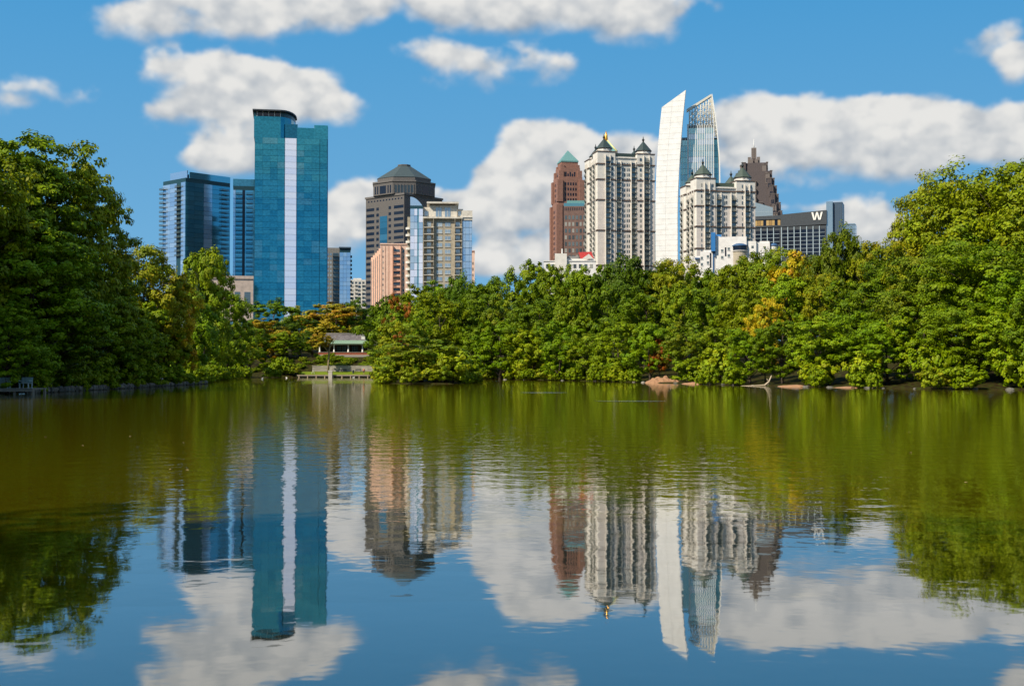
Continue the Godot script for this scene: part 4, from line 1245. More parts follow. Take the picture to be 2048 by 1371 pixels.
# c: height h, crown radius r, crown foot lo (share of h), boughs, tufts to a bough, leaves to a tuft, leaf length, colours [[r, g, b, share]...], flat (tuft flatness)
func grow(called, c):
	var R := RandomNumberGenerator.new()
	R.seed = c.seed
	var shape := FastNoiseLite.new()
	shape.seed = c.seed; shape.frequency = 0.9
	var h: float = c.h; var r: float = c.r
	var y0: float = c.lo * h
	var cy = (y0 + h) / 2.0; var hv = (h - y0) / 2.0
	var v := PackedVector3Array(); var nn := PackedVector3Array(); var cc := PackedColorArray(); var ix := PackedInt32Array()
	var limbs = []
	var flat: float = c.get("flat", 0.8)
	var inner = int(c.boughs * 0.10)
	for b in c.boughs + inner:
		# boughs spread evenly over the crown, more of them high up
		var ga = b * 2.39996 + R.randf_range(-0.35, 0.35)
		var yy = clampf(1.0 - 2.0 * (b % int(c.boughs) + 0.5) / c.boughs + R.randf_range(-0.12, 0.12), -0.95, 0.97)
		var fl = pow(1.0 - yy * yy, 0.36)
		var dir := Vector3(cos(ga) * fl, yy, sin(ga) * fl)
		var reach = (0.68 + 0.36 * shape.get_noise_3dv(dir * 1.4)) * R.randf_range(0.85, 1.12)
		if yy > 0.8: reach = clampf(reach, 0.62, 0.75)
		if b >= c.boughs:                      # boughs close to the trunk
			dir = Vector3(R.randfn(), R.randfn() * 1.3, R.randfn()).normalized()
			reach = R.randf_range(0.1, 0.42)
		var bc := Vector3(dir.x * r * reach, cy + dir.y * hv * reach, dir.z * r * reach)
		var br = r * R.randf_range(0.27, 0.45) * c.get("bough", 1.0)
		limbs.append(bc)
		for t in c.tufts:
			var d2 := Vector3(R.randfn(), R.randfn() + 0.25, R.randfn()).normalized()
			var tc = bc + Vector3(d2.x, d2.y * 0.9, d2.z) * br * R.randf_range(0.55, 1.0)
			if tc.y < 0.3: tc.y = 0.3 + R.randf() * 0.5
			var tr = br * R.randf_range(0.22, 0.35)
			var out: Vector3 = (tc - Vector3(0, cy - hv * 0.3, 0)).normalized()
			var pickc = R.randf()
			var col: Array = c.cols[0]
			for k in c.cols:
				pickc -= k[3]
				if pickc <= 0.0:
					col = k
					break
			var tone = R.randf_range(0.88, 1.13)
			for l in c.leaves:
				var e := Vector3(R.randfn(), R.randfn(), R.randfn()).normalized()
				var p = tc + Vector3(e.x, e.y * flat, e.z) * tr * pow(R.randf(), 0.4) * 1.15
				var n = (e * 0.6 + d2 * 0.6 + out * 0.2 + Vector3(R.randfn(), R.randfn() + 0.5, R.randfn()) * 0.36).normalized()
				var s = c.leaf * R.randf_range(0.65, 1.3)
				var a = n.cross(Vector3(R.randfn(), R.randfn(), R.randfn())).normalized() * s * 0.5
				var w = n.cross(a) * 0.62
				var k0 = v.size()
				v.append(p - a); v.append(p + w); v.append(p + a); v.append(p - w)
				for q in 4: nn.append(n)
				var g = tone * R.randf_range(0.82, 1.18)
				var color = Color(col[0] * g * R.randf_range(0.9, 1.1), col[1] * g, col[2] * g)
				for q in 4: cc.append(color)
				ix.append_array([k0, k0 + 1, k0 + 2, k0, k0 + 2, k0 + 3])
	var arr = []
	arr.resize(Mesh.ARRAY_MAX)
	arr[Mesh.ARRAY_VERTEX] = v; arr[Mesh.ARRAY_NORMAL] = nn; arr[Mesh.ARRAY_COLOR] = cc; arr[Mesh.ARRAY_INDEX] = ix
	var crown := ArrayMesh.new()
	crown.add_surface_from_arrays(Mesh.PRIMITIVE_TRIANGLES, arr)
	var st := st_new()
	var tr0 = c.get("trunk", h * 0.017)
	if c.get("shrub", false):
		for i in 5:
			var q = limbs[int(limbs.size() * (0.3 + 0.14 * i))]
			tube(st, [Vector3(q.x * 0.1, -0.3, q.z * 0.1), q * Vector3(0.5, 0.6, 0.5), q], [tr0, tr0 * 0.7, tr0 * 0.25], 5)
	else:
		var pts = []; var rad = []
		for i in 7:
			var t = i / 6.0
			pts.append(Vector3(shape.get_noise_2d(t * 1.3, 5.0) * r * 0.16 * t, -0.4 + (h * 0.70 + 0.4) * t, shape.get_noise_2d(t * 1.3, 9.0) * r * 0.16 * t))
			rad.append(tr0 * (1.28 if i == 0 else 1.0) * lerpf(1.0, 0.16, t))
		tube(st, pts, rad, 8)
		for q in limbs:
			var t = clampf(q.y / (h * 0.70) - 0.16 - 0.1 * R.randf(), 0.10, 0.92)
			var on = pts[int(t * 6)].lerp(pts[mini(6, int(t * 6) + 1)], fmod(t * 6, 1.0))
			var rr = tr0 * lerpf(0.5, 0.12, t)
			tube(st, [on, on.lerp(q, 0.5) + Vector3(0, r * 0.03, 0), q], [rr, rr * 0.65, rr * 0.2], 5)
	var top := 0.0; var reach_out := 0.0
	for i in range(0, v.size(), 4):
		top = maxf(top, v[i].y)
		reach_out += Vector2(v[i].x, v[i].z).length()
	KINDS[called] = {"crown": crown, "wood": done(st), "h": top, "r": 1.62 * reach_out / (v.size() / 4), "bark": c.get("bark", M.bark)}

func tree(called, kind, label, category, at: Vector3, high, wide, turn, group = "") -> Node3D:
	var k = KINDS[kind]
	var t = thing(called, label, category, at, turn, group)
	t.scale = Vector3(wide / (2.0 * k.r), high / k.h, wide / (2.0 * k.r))
	part(t, "trunk" if called.ends_with("tree") else "stem", k.wood, k.bark)
	part(t, "crown" if called.ends_with("tree") else "foliage", k.crown, M.leaf if kind.begins_with("yellow") or kind.begins_with("bronze") or kind.begins_with("bush") else pick(M.leaves))
	return t

# a tree by the column of its middle, the row of its top, its distance and its width in the photograph
func planted(kind, px, top, d, wide_px, label, called = "broadleaf_tree", group = ""):
	var p = spot(px, top, d)
	var g = ground(p.x, p.z)
	return tree(called, kind, label, "shrub" if called == "shrub" else "tree", Vector3(p.x, maxf(g, 0.0) - 0.05, p.z), p.y - maxf(g, 0.0), wide_px * 1.15 * d / LENS, rng.randf() * TAU, group)

func woods():
	var green = [[0.172, 0.242, 0.0031, 0.65], [0.212, 0.278, 0.0031, 0.25], [0.13, 0.207, 0.0031, 0.1]]
	var lime = [[0.237, 0.302, 0.0045, 0.6], [0.293, 0.328, 0.0054, 0.25], [0.182, 0.257, 0.0045, 0.15]]
	var deep = [[0.091, 0.144, 0.0029, 0.7], [0.121, 0.174, 0.0029, 0.3]]
	var olive = [[0.219, 0.266, 0.005, 0.6], [0.273, 0.278, 0.007, 0.2], [0.165, 0.237, 0.005, 0.2]]
	var bronze = [[0.33, 0.235, 0.010, 0.5], [0.27, 0.24, 0.010, 0.35], [0.38, 0.20, 0.010, 0.15]]
	var yellow = [[0.48, 0.36, 0.008, 0.55], [0.34, 0.33, 0.010, 0.3], [0.52, 0.29, 0.010, 0.15]]
	var rust = [[0.34, 0.10, 0.012, 0.5], [0.26, 0.15, 0.012, 0.3], [0.14, 0.15, 0.010, 0.2]]
	var big = {"h": 24.0, "r": 8.0, "lo": 0.06, "boughs": 21, "tufts": 16, "leaves": 88, "leaf": 0.43}
	var mid = {"h": 16.0, "r": 5.6, "lo": 0.04, "boughs": 15, "tufts": 15, "leaves": 86, "leaf": 0.36}
	var n = 0
	for e in [["oak_a", big, green, {}], ["oak_b", big, green, {"boughs": 28}], ["oak_deep", big, deep, {}], ["oak_olive", big, olive, {}],
			["left_a", big, green, {"flat": 0.5, "boughs": 32, "leaf": 0.42, "leaves": 80, "lo": 0.02}], ["left_b", big, green, {"flat": 0.5, "boughs": 28, "leaf": 0.46, "leaves": 70, "lo": 0.02}],
			["great_a", big, olive, {"boughs": 32, "tufts": 17, "leaves": 80, "flat": 0.7, "leaf": 0.38, "lo": 0.03, "seed": 1}], ["great_b", big, green, {"boughs": 30, "tufts": 17, "leaves": 80, "flat": 0.7, "leaf": 0.38, "lo": 0.03}],
			["mid_a", mid, green, {}], ["mid_b", mid, lime, {}], ["mid_c", mid, green, {"boughs": 19}], ["mid_deep", mid, deep, {}], ["dome_deep", mid, deep, {"h": 13.0, "r": 6.6, "boughs": 34, "bough": 0.95, "tufts": 13}], ["mid_olive", mid, olive, {}], ["mid_lime", mid, lime, {"boughs": 20}],
			["bronze_a", mid, bronze, {"leaf": 0.45, "lo": 0.22}], ["bronze_b", mid, bronze, {"leaf": 0.42}], ["yellow_a", mid, yellow, {}], ["rust_a", mid, rust, {"boughs": 12}]]:
		var c = e[1].duplicate()
		c.merge(e[3], true)
		c.cols = e[2]
		c.seed = 100 + n
		n += 1
		grow(e[0], c)
	var bush = {"h": 3.0, "r": 2.2, "lo": 0.0, "boughs": 13, "tufts": 8, "leaves": 40, "leaf": 0.32, "shrub": true, "trunk": 0.06, "bough": 1.15}
	for e in [["bush_a", green], ["bush_b", lime], ["bush_c", green], ["bush_d", olive], ["bush_rust", rust]]:
		var c = bush.duplicate()
		c.cols = e[1]
		c.seed = 300 + n
		n += 1
		grow(e[0], c)
	# --- left bank, in the shade
	for t in [["left_a", 25, 247, 122, 270, "tallest dark tree of left bank with feathery top at picture edge"],
			["left_b", 118, 285, 130, 190, "dark layered tree just right of the tallest one on left bank"],
			["left_a", 195, 385, 138, 130, "dark tree on left bank whose branch reaches out against open sky"],
			["left_b", -70, 300, 112, 260, "dark tree cut off by left edge of the picture"],
			["left_b", 62, 430, 116, 240, "sun-flecked foliage of a lower tree at far left edge"],
			["left_b", 170, 520, 136, 180, "shaded tree low on left bank above the stone edging"],
			["oak_olive", 290, 478, 168, 150, "olive tree with yellowing top left of the leftmost glass tower"],
			["yellow_a", 338, 552, 172, 105, "small yellow-leaved tree on left bank under the leftmost glass tower"],
			["mid_lime", 408, 489, 236, 100, "bright lime rounded tree standing before the leftmost glass tower"],
			["mid_c", 268, 600, 150, 130, "shaded round tree on left bank under the olive tree"],
			["mid_c", 378, 580, 186, 110, "green tree on left bank under the bright lime one"],
			["mid_c", 448, 578, 318, 90, "light green tree at right end of left bank below beige block"],
			["mid_olive", 420, 640, 262, 90, "low olive tree at water edge below the bright lime tree"],
			["mid_b", 478, 640, 347, 75, "low yellow-green tree where left bank turns toward pavilion"],
			["mid_c", 330, 650, 170, 90, "dark low tree by steps on the left bank"],
			["left_a", 100, 580, 120, 165, "darkest low tree behind the two pale benches"],
			["left_b", 15, 600, 108, 130, "dark low tree at left edge behind the small platform"],
			["left_b", 222, 640, 146, 116, "dark tree hanging low over the stone edging"]]:
		planted(t[0], t[1], t[2], t[3], t[4], t[5])
	# --- round the pavilion
	for t in [["mid_deep", 546, 592, 440, 105, "dark green rounded tree left of pavilion under the teal tower"],
			["bronze_b", 528, 636, 396, 95, "orange-bronze tree on far shore left of pavilion"],
			["mid_deep", 600, 632, 402, 66, "dark narrow tree between the two bronze trees"],
			["bronze_b", 668, 601, 436, 130, "wide golden-bronze tree rising behind the pavilion roof"],
			["mid_deep", 727, 592, 440, 70, "dark green tree behind right end of pavilion"],
			["mid_c", 575, 662, 388, 60, "green tree low on far shore left of slim trunk"],
			["mid_deep", 625, 668, 398, 50, "dark tree close beside left end of pavilion"],
			["oak_deep", 520, 660, 430, 80, "dark tree behind the orange-bronze one on far shore"],
			["mid_a", 500, 655, 376, 70, "green tree at far end of left bank by the water"],
			["oak_a", 700, 610, 470, 120, "green tree far behind pavilion filling the gap to granite tower"],
			["mid_olive", 615, 610, 470, 100, "olive tree far behind pavilion under the teal tower's stripe"]]:
		planted(t[0], t[1], t[2], t[3], t[4], t[5])
	# --- right wood: skyline row
	for t in [["rust_a", 800, 584, 330, 60, "reddening tree at left end of right wood beside pavilion"],
			["mid_a", 790, 585, 345, 90, "green tree at left end of right wood under the pink block"],
			["oak_a", 845, 566, 335, 110, "green tree under the beige condominium's glass corner"],
			["dome_deep", 915, 536, 340, 78, "dark domed treetop touching right side of beige condominium"],
			["oak_b", 975, 549, 332, 100, "green tree under the cloud gap right of beige condominium"],
			["mid_b", 1052, 514, 318, 95, "yellow-green treetop standing highest left of low white hall"],
			["mid_lime", 1118, 523, 306, 80, "yellow-green rounded tree before the low white hall"],
			["mid_c", 1178, 529, 300, 84, "mid-green tree before the red gable roof"],
			["dome_deep", 1262, 498, 292, 118, "dark green dome-shaped tree under the taller cream tower"],
			["oak_olive", 1345, 510, 282, 110, "olive green tree at foot of the white curved tower"],
			["mid_c", 1408, 534, 270, 80, "green tree under left wing of white apartment house"],
			["oak_b", 1470, 508, 262, 100, "green tree before the white apartment house and its blue dome"],
			["oak_olive", 1545, 488, 255, 110, "olive tree under the hotel's left wing"],
			["yellow_a", 1600, 494, 246, 90, "yellowish tree under the hotel's window grid"],
			["dome_deep", 1676, 440, 240, 104, "dark green ball-shaped treetop before hotel's stair tower"],
			["oak_olive", 1750, 474, 236, 110, "olive tree between ball-shaped treetop and the huge right tree"]]:
		planted(t[0], t[1], t[2], t[3], t[4], t[5])
	# --- behind the skyline row, closing its gaps
	for t in [["oak_a", 800, 600, 372, 120, "green tree deep in the wood under the pink block"], ["oak_a", 890, 560, 366, 120, "green tree deep in the wood under the condominium's balconies"], ["oak_b", 960, 562, 362, 120, "green tree deep in the wood under the pink sliver"],
			["oak_a", 1090, 545, 345, 120, "green tree deep in the wood left of low white hall"], ["oak_a", 1150, 552, 338, 110, "green tree deep in the wood before the low white hall's windows"], ["oak_a", 1215, 540, 330, 110, "green tree deep in the wood at foot of the taller cream tower"],
			["oak_a", 1310, 522, 320, 120, "green tree deep in the wood at foot of the white curved tower"], ["oak_a", 1385, 545, 312, 110, "green tree deep in the wood below shorter cream tower"], ["oak_a", 1440, 545, 300, 110, "green tree deep in the wood below the bright blue fin"],
			["oak_b", 1515, 515, 294, 120, "green tree deep in the wood below the white house's right end"], ["oak_a", 1640, 500, 278, 120, "green tree deep in the wood left of ball-shaped treetop"], ["oak_a", 1720, 500, 270, 120, "green tree deep in the wood right of ball-shaped treetop"], ["oak_a", 1790, 470, 262, 130, "green tree deep in the wood behind huge right tree's flank"]]:
		planted(t[0], t[1], t[2], t[3], t[4], t[5])
	# --- right wood: middle rows, down the slope
	for t in [["mid_olive", 815, 610, 285, 90, "olive tree above the bushy point of the right wood"],
			["mid_c", 880, 595, 300, 100, "green tree behind the bushy point under the condominium"],
			["oak_a", 940, 590, 306, 100, "green tree halfway up the slope right of the bushy point"],
			["mid_olive", 1010, 585, 292, 90, "olive green tree on slope left of wood's centre"],
			["oak_b", 1075, 590, 280, 110, "broad green tree in the middle of the wooded slope"],
			["mid_lime", 1150, 588, 268, 85, "lime green tree on slope below the low white hall"],
			["mid_c", 1215, 570, 262, 95, "green tree on slope under the dark dome-shaped tree"],
			["oak_a", 1290, 572, 250, 110, "large green tree on slope below the taller cream tower"],
			["mid_lime", 1365, 560, 240, 85, "yellow-green tree on slope below the curved tower"],
			["mid_a", 1430, 575, 228, 100, "green tree on slope below the white apartment house"],
			["yellow_a", 1524, 590, 196, 66, "yellow autumn tree among the greens below the hotel"],
			["oak_b", 1490, 560, 222, 95, "green tree on slope left of the yellow autumn tree"],
			["mid_lime", 1580, 545, 214, 105, "light green tree with yellow tips right of yellow autumn tree"],
			["oak_olive", 1640, 540, 212, 100, "olive tree on slope below the ball-shaped treetop"],
			["mid_c", 1700, 560, 200, 110, "green tree on slope left of the huge right tree"],
			["great_b", 1800, 500, 190, 150, "green tree tucked under left side of the huge right tree"]]:
		planted(t[0], t[1], t[2], t[3], t[4], t[5])
	# --- the great trees at the right edge
	for t in [["great_a", 1860, 338, 182, 150, "tree at left flank of the huge right tree, rising steeply"],
			["great_a", 1925, 330, 176, 220, "huge spreading tree leaning over open sky at right"],
			["great_b", 2010, 306, 168, 240, "tallest tree of the right bank at picture's right edge"],
			["great_a", 2110, 330, 160, 240, "big tree beyond right edge, its boughs reaching into view"],
			["great_b", 1960, 470, 152, 210, "leafy green tree below the tallest one at right edge"],
			["great_a", 1860, 490, 164, 170, "olive green tree in front of the huge spreading tree"],
			["oak_b", 2050, 540, 142, 170, "green tree low at right edge of picture"]]:
		planted(t[0], t[1], t[2], t[3], t[4], t[5])
	# --- right wood: row along the water
	for t in [["mid_olive", 842, 668, 196, 150, "wide bushy tree on point of land left of wood's centre"],
			["bush_b", 900, 690, 193, 75, "yellow-green low tree on right tip of the point"],
			["rust_a", 806, 662, 205, 55, "reddish-tinged low tree on left tip of the point"],
			["mid_b", 790, 640, 272, 66, "light green low tree right of the pavilion"],
			["mid_a", 945, 650, 292, 75, "green waterside tree in the notch right of the point"],
			["mid_c", 1000, 640, 284, 95, "green waterside tree third along from the point"],
			["mid_lime", 1062, 655, 275, 80, "lime waterside tree above pale streak on the water"],
			["mid_c", 1120, 640, 256, 90, "mid-green waterside tree in middle of right wood"],
			["mid_b", 1175, 660, 246, 80, "yellow-green waterside tree left of the bare soil bank"],
			["mid_c", 1235, 640, 230, 95, "green waterside tree beside the bare soil bank"],
			["rust_a", 1318, 672, 216, 40, "small orange-leaved tree above the bare soil bank"],
			["mid_a", 1300, 645, 218, 85, "green waterside tree directly above the bare soil bank"],
			["mid_olive", 1375, 640, 204, 90, "olive waterside tree right of the bare soil bank"],
			["mid_lime", 1440, 650, 190, 90, "lime waterside tree left of the bleached branch"],
			["mid_a", 1500, 655, 176, 85, "green waterside tree leaning over the bleached branch"],
			["yellow_a", 1530, 640, 178, 48, "slim yellow waterside tree above the bleached branch"],
			["mid_c", 1565, 640, 168, 95, "green waterside tree right of the bleached branch"],
			["mid_b", 1635, 630, 160, 100, "light green waterside tree halfway to right edge"],
			["oak_b", 1705, 620, 160, 110, "green waterside tree under left side of huge right tree"],
			["mid_c", 1775, 640, 150, 110, "mid-green waterside tree under the huge right tree"],
			["mid_a", 1850, 610, 148, 120, "large-leaved green waterside tree below huge right tree"],
			["great_b", 1930, 600, 142, 130, "green waterside tree near right edge with drooping boughs"],
			["mid_lime", 2010, 620, 138, 110, "light green waterside tree at right edge of picture"],
			["mid_c", 2085, 590, 132, 130, "waterside tree cut off by the right edge of picture"]]:
		planted(t[0], t[1], t[2], t[3], t[4], t[5])
	# --- shrubs that hang over the water
	for i in SHORE.size():
		var a: Vector2 = SHORE[i]; var b: Vector2 = SHORE[(i + 1) % SHORE.size()]
		if i < 3 or i > 26 or i == 9: continue
		var len = (b - a).length()
		var count = maxi(1, int(len / (3.6 if i < 8 else 3.3)))
		for j in count:
			var p = a.lerp(b, (j + rng.randf_range(0.2, 0.8)) / count)
			var inward = (b - a).orthogonal().normalized()
			if outside(p.x + inward.x, p.y + inward.y) < 0: inward = -inward
			p += inward * (rng.randf_range(-0.7, 0.3) if j % 3 else rng.randf_range(2.5, 5.0))
			var px = MIDDLE.x - LENS * p.x / p.y
			if px < -60 or px > 2110 or (px > 1285 and px < 1372 and p.y > -230) or (px > 1478 and px < 1562): continue
			var right = p.x > -34
			var kind = (["bush_a", "bush_b", "bush_c", "bush_d", "bush_a", "bush_c"] if right else ["bush_c", "bush_a", "bush_a"])[rng.randi() % (6 if right else 3)]
			var hgt = rng.randf_range(1.4, 3.4) if j % 3 else rng.randf_range(3.0, 5.5)
			var names = {"bush_a": "mid-green", "bush_b": "yellow-green", "bush_c": "leafy green", "bush_d": "olive"}
			var where = ("on the bushy point" if px < 935 else "left of wood's middle" if px < 1110 else "just left of the bare soil bank" if px < 1300 else "between soil bank and bleached branch" if px < 1500 else "right of the bleached branch" if px < 1690 else "under the huge right tree" if px < 1880 else "at the right edge") if right else ("behind the pale benches" if px < 110 else "along the stone edging" if px < 300 else "beyond the stone steps" if px < 420 else "at far end of left bank")
			tree("shrub", kind, "%s %s shrub overhanging the water %s" % ["tall" if hgt > 3.4 else "small" if hgt < 2.2 else "middling", names[kind], where], "shrub", Vector3(p.x, maxf(0.0, ground(p.x, p.y)) - 0.05, p.y), hgt, hgt * rng.randf_range(1.0, 1.5), rng.randf() * TAU, "%s waterside shrubs, %s bank" % [names[kind], "right" if right else "left"])
	# --- trees of the near bank, behind the camera and left of the frame, whose shade lies on the water before us
	for t in [[-60, -80, 24, 17], [-62, -97, 24, 17], [-66, -112, 24, 18], [-70, -127, 24, 18], [-73, -143, 23, 18], [-80, -105, 24, 20], [-84, -130, 24, 20], [-75, -62, 24, 20], [-60, -38, 22, 18], [-70, -20, 22, 18], [-68, -84, 25, 18], [-52, 4, 17, 17], [-41, 7, 19, 17], [-30, 5, 17, 15], [-20, 8, 19, 16], [-9, 6, 18, 15], [3, 9, 21, 16], [14, 7, 20, 15], [25, 8, 22, 17], [36, 6, 20, 17], [48, 8, 20, 17], [-46, 16, 20, 18], [-14, 18, 21, 18], [20, 19, 22, 18]]:
		tree("broadleaf_tree", "oak_a" if rng.randf() < 0.5 else "oak_b", "tall leafy tree of the near banks, out of view, shading water and left bank", "tree", Vector3(t[0], ground(t[0], t[1]) - 0.05, t[1] - 1.5 if t[1] > 0 else t[1]), t[2] * 1.5, t[3] * 1.1, rng.randf() * TAU, "trees of the near banks, out of view")

# ------------------------------------------------------------------ lakeside things
func lakeside():
	pavilion(); terrace(); platform_and_benches(); banks(); shore_rocks(); birds_and_leaves()

func pavilion():
	var d = 395.0
	var p = spot(687, LEVEL, d)
	var b = {"n": null, "k": d / LENS, "cx": 687.0, "d": d, "by": 6.3}
	var n = thing("pavilion", "brick-footed pavilion with white columns and green-edged slate roof on far shore", "pavilion", Vector3(p.x, 6.3, p.z), atan2(-(687 - MIDDLE.x), LENS))
	b.n = n
	var zf = 3.4
	pb(b, "floor", 637, 737, 709.5, 716, -6, zf + 0.3, M.wall_stone)
	pb(b, "back_wall", 640, 734, 688, 709.5, -5.8, -5.4, M.panelling)
	for s in [[640, 641], [733, 734]]: pb(b, "side_wall", s[0], s[1], 688, 709.5, -5.4, 0.5, M.brick)
	# brick parapet: panels between piers
	for s in [[637, 669], [671, 699], [701, 724], [726, 738]]: pb(b, "parapet", s[0], s[1], 704.5, 710.5, zf - 0.35, zf + 0.05, M.brick)
	for px in [670, 700, 725]: pb(b, "brick_pier", px - 1.0, px + 1.0, 704.2, 711, zf - 0.4, zf + 0.1, M.brick)
	pb(b, "parapet_coping", 636.6, 738.4, 703.9, 704.5, zf - 0.45, zf + 0.15, M.wall_stone)
	for px in [640, 668, 696, 724]:
		var st := st_new()
		var x = X(b, px)
		tube(st, [Vector3(x, Y(b, 704), zf - 0.2), Vector3(x, Y(b, 703), zf - 0.2), Vector3(x, Y(b, 702.9), zf - 0.2), Vector3(x, Y(b, 691), zf - 0.2), Vector3(x, Y(b, 690.8), zf - 0.2), Vector3(x, Y(b, 689.8), zf - 0.2)], [0.3, 0.3, 0.24, 0.2, 0.3, 0.3], 10)
		part(n, "column", done(st), M.column)
	pb(b, "beam", 638, 735, 687.8, 689.8, zf - 0.5, zf + 0.1, M.column)
	for s in [[650, 660], [674, 682], [684, 692], [703, 716]]:
		var wdw = pb(b, "window", s[0], s[1], 691, 703, -5.4, -5.35, M.window[0])
		for i in 3: pb(b, "glazing_bar", lerpf(s[0], s[1], (i + 0.5) / 3.0) - 0.2, lerpf(s[0], s[1], (i + 0.5) / 3.0) + 0.2, 691, 703, -5.34, -5.28, M.column)
	# two-pitch roof: green metal skirt below, slate courses above
	var e0 = Y(b, 687.6); var e1 = Y(b, 680.5); var e2 = Y(b, 667)
	var skirt := st_new()
	skirt.set_smooth_group(-1)
	var rectangle = func(y, x0, x1, z0, z1): return [Vector3(x0, y, z1), Vector3(x1, y, z1), Vector3(x1, y, z0), Vector3(x0, y, z0)]
	var r0 = rectangle.call(e0, X(b, 636), X(b, 738), -7.2, zf + 1.0); var r1 = rectangle.call(e1, X(b, 645), X(b, 731), -5.6, zf - 1.2); var r2 = rectangle.call(e2, X(b, 652), X(b, 726), -1.6, -0.6)
	for i in 4: quad(skirt, r0[i], r1[i], r1[(i + 1) % 4], r0[(i + 1) % 4])
	quad(skirt, r0[0], r0[1], r0[2], r0[3])
	part(n, "lower_roof", done(skirt), M.patina)
	for i in 26:
		var t = i / 25.0
		var st := st_new()
		tube(st, [r0[0].lerp(r0[1], t) + Vector3(0, 0.03, 0), r1[0].lerp(r1[1], t) + Vector3(0, 0.03, 0)], [0.035, 0.035], 4)
		part(n, "roof_seam", done(st), M.patina)
	var up := st_new()
	up.set_smooth_group(-1)
	for i in 4: quad(up, r1[i], r2[i], r2[(i + 1) % 4], r1[(i + 1) % 4])
	quad(up, r2[0], r2[3], r2[2], r2[1])
	var roof = part(n, "upper_roof", done(up), M.slate)
	var nrm = (r1[1] - r1[0]).cross(r2[0] - r1[0]).normalized()
	var courses = 9
	for c in courses:
		var t0 = float(c) / courses; var t1 = float(c + 1) / courses
		var a0 = r1[0].lerp(r2[0], t0); var a1 = r1[1].lerp(r2[1], t0); var u0 = r1[0].lerp(r2[0], t1); var u1 = r1[1].lerp(r2[1], t1)
		var cols = 24
		for i in cols:
			var s0 = (i + 0.5 * (c % 2)) / cols; var s1 = minf((i + 1 + 0.5 * (c % 2)) / cols - 0.003, 1.0)
			if s0 >= 0.99: continue
			var st := st_new()
			st.set_smooth_group(-1)
			var lift = nrm * rng.randf_range(0.03, 0.07)
			var q = [a0.lerp(a1, s0) + lift, u0.lerp(u1, s0) + nrm * 0.012, u0.lerp(u1, s1) + nrm * 0.012, a0.lerp(a1, s1) + lift]
			quad(st, q[0], q[1], q[2], q[3])
			quad(st, q[0] - lift, q[0], q[3], q[3] - lift)
			part(roof, "slate", done(st), pick(M.slates))
	var st2 := st_new()
	tube(st2, [r2[0] + Vector3(0, 0.03, 0.5), r2[1] + Vector3(0, 0.03, 0.5)], [0.12, 0.12], 6)
	part(n, "ridge_cap", done(st2), M.wall_stone)
	pb(b, "chimney", 722, 729, 671, 686, 0.6, 1.8, M.column)
	pb(b, "chimney_cap", 721.4, 729.6, 670, 671, 0.45, 1.95, M.wall_stone)

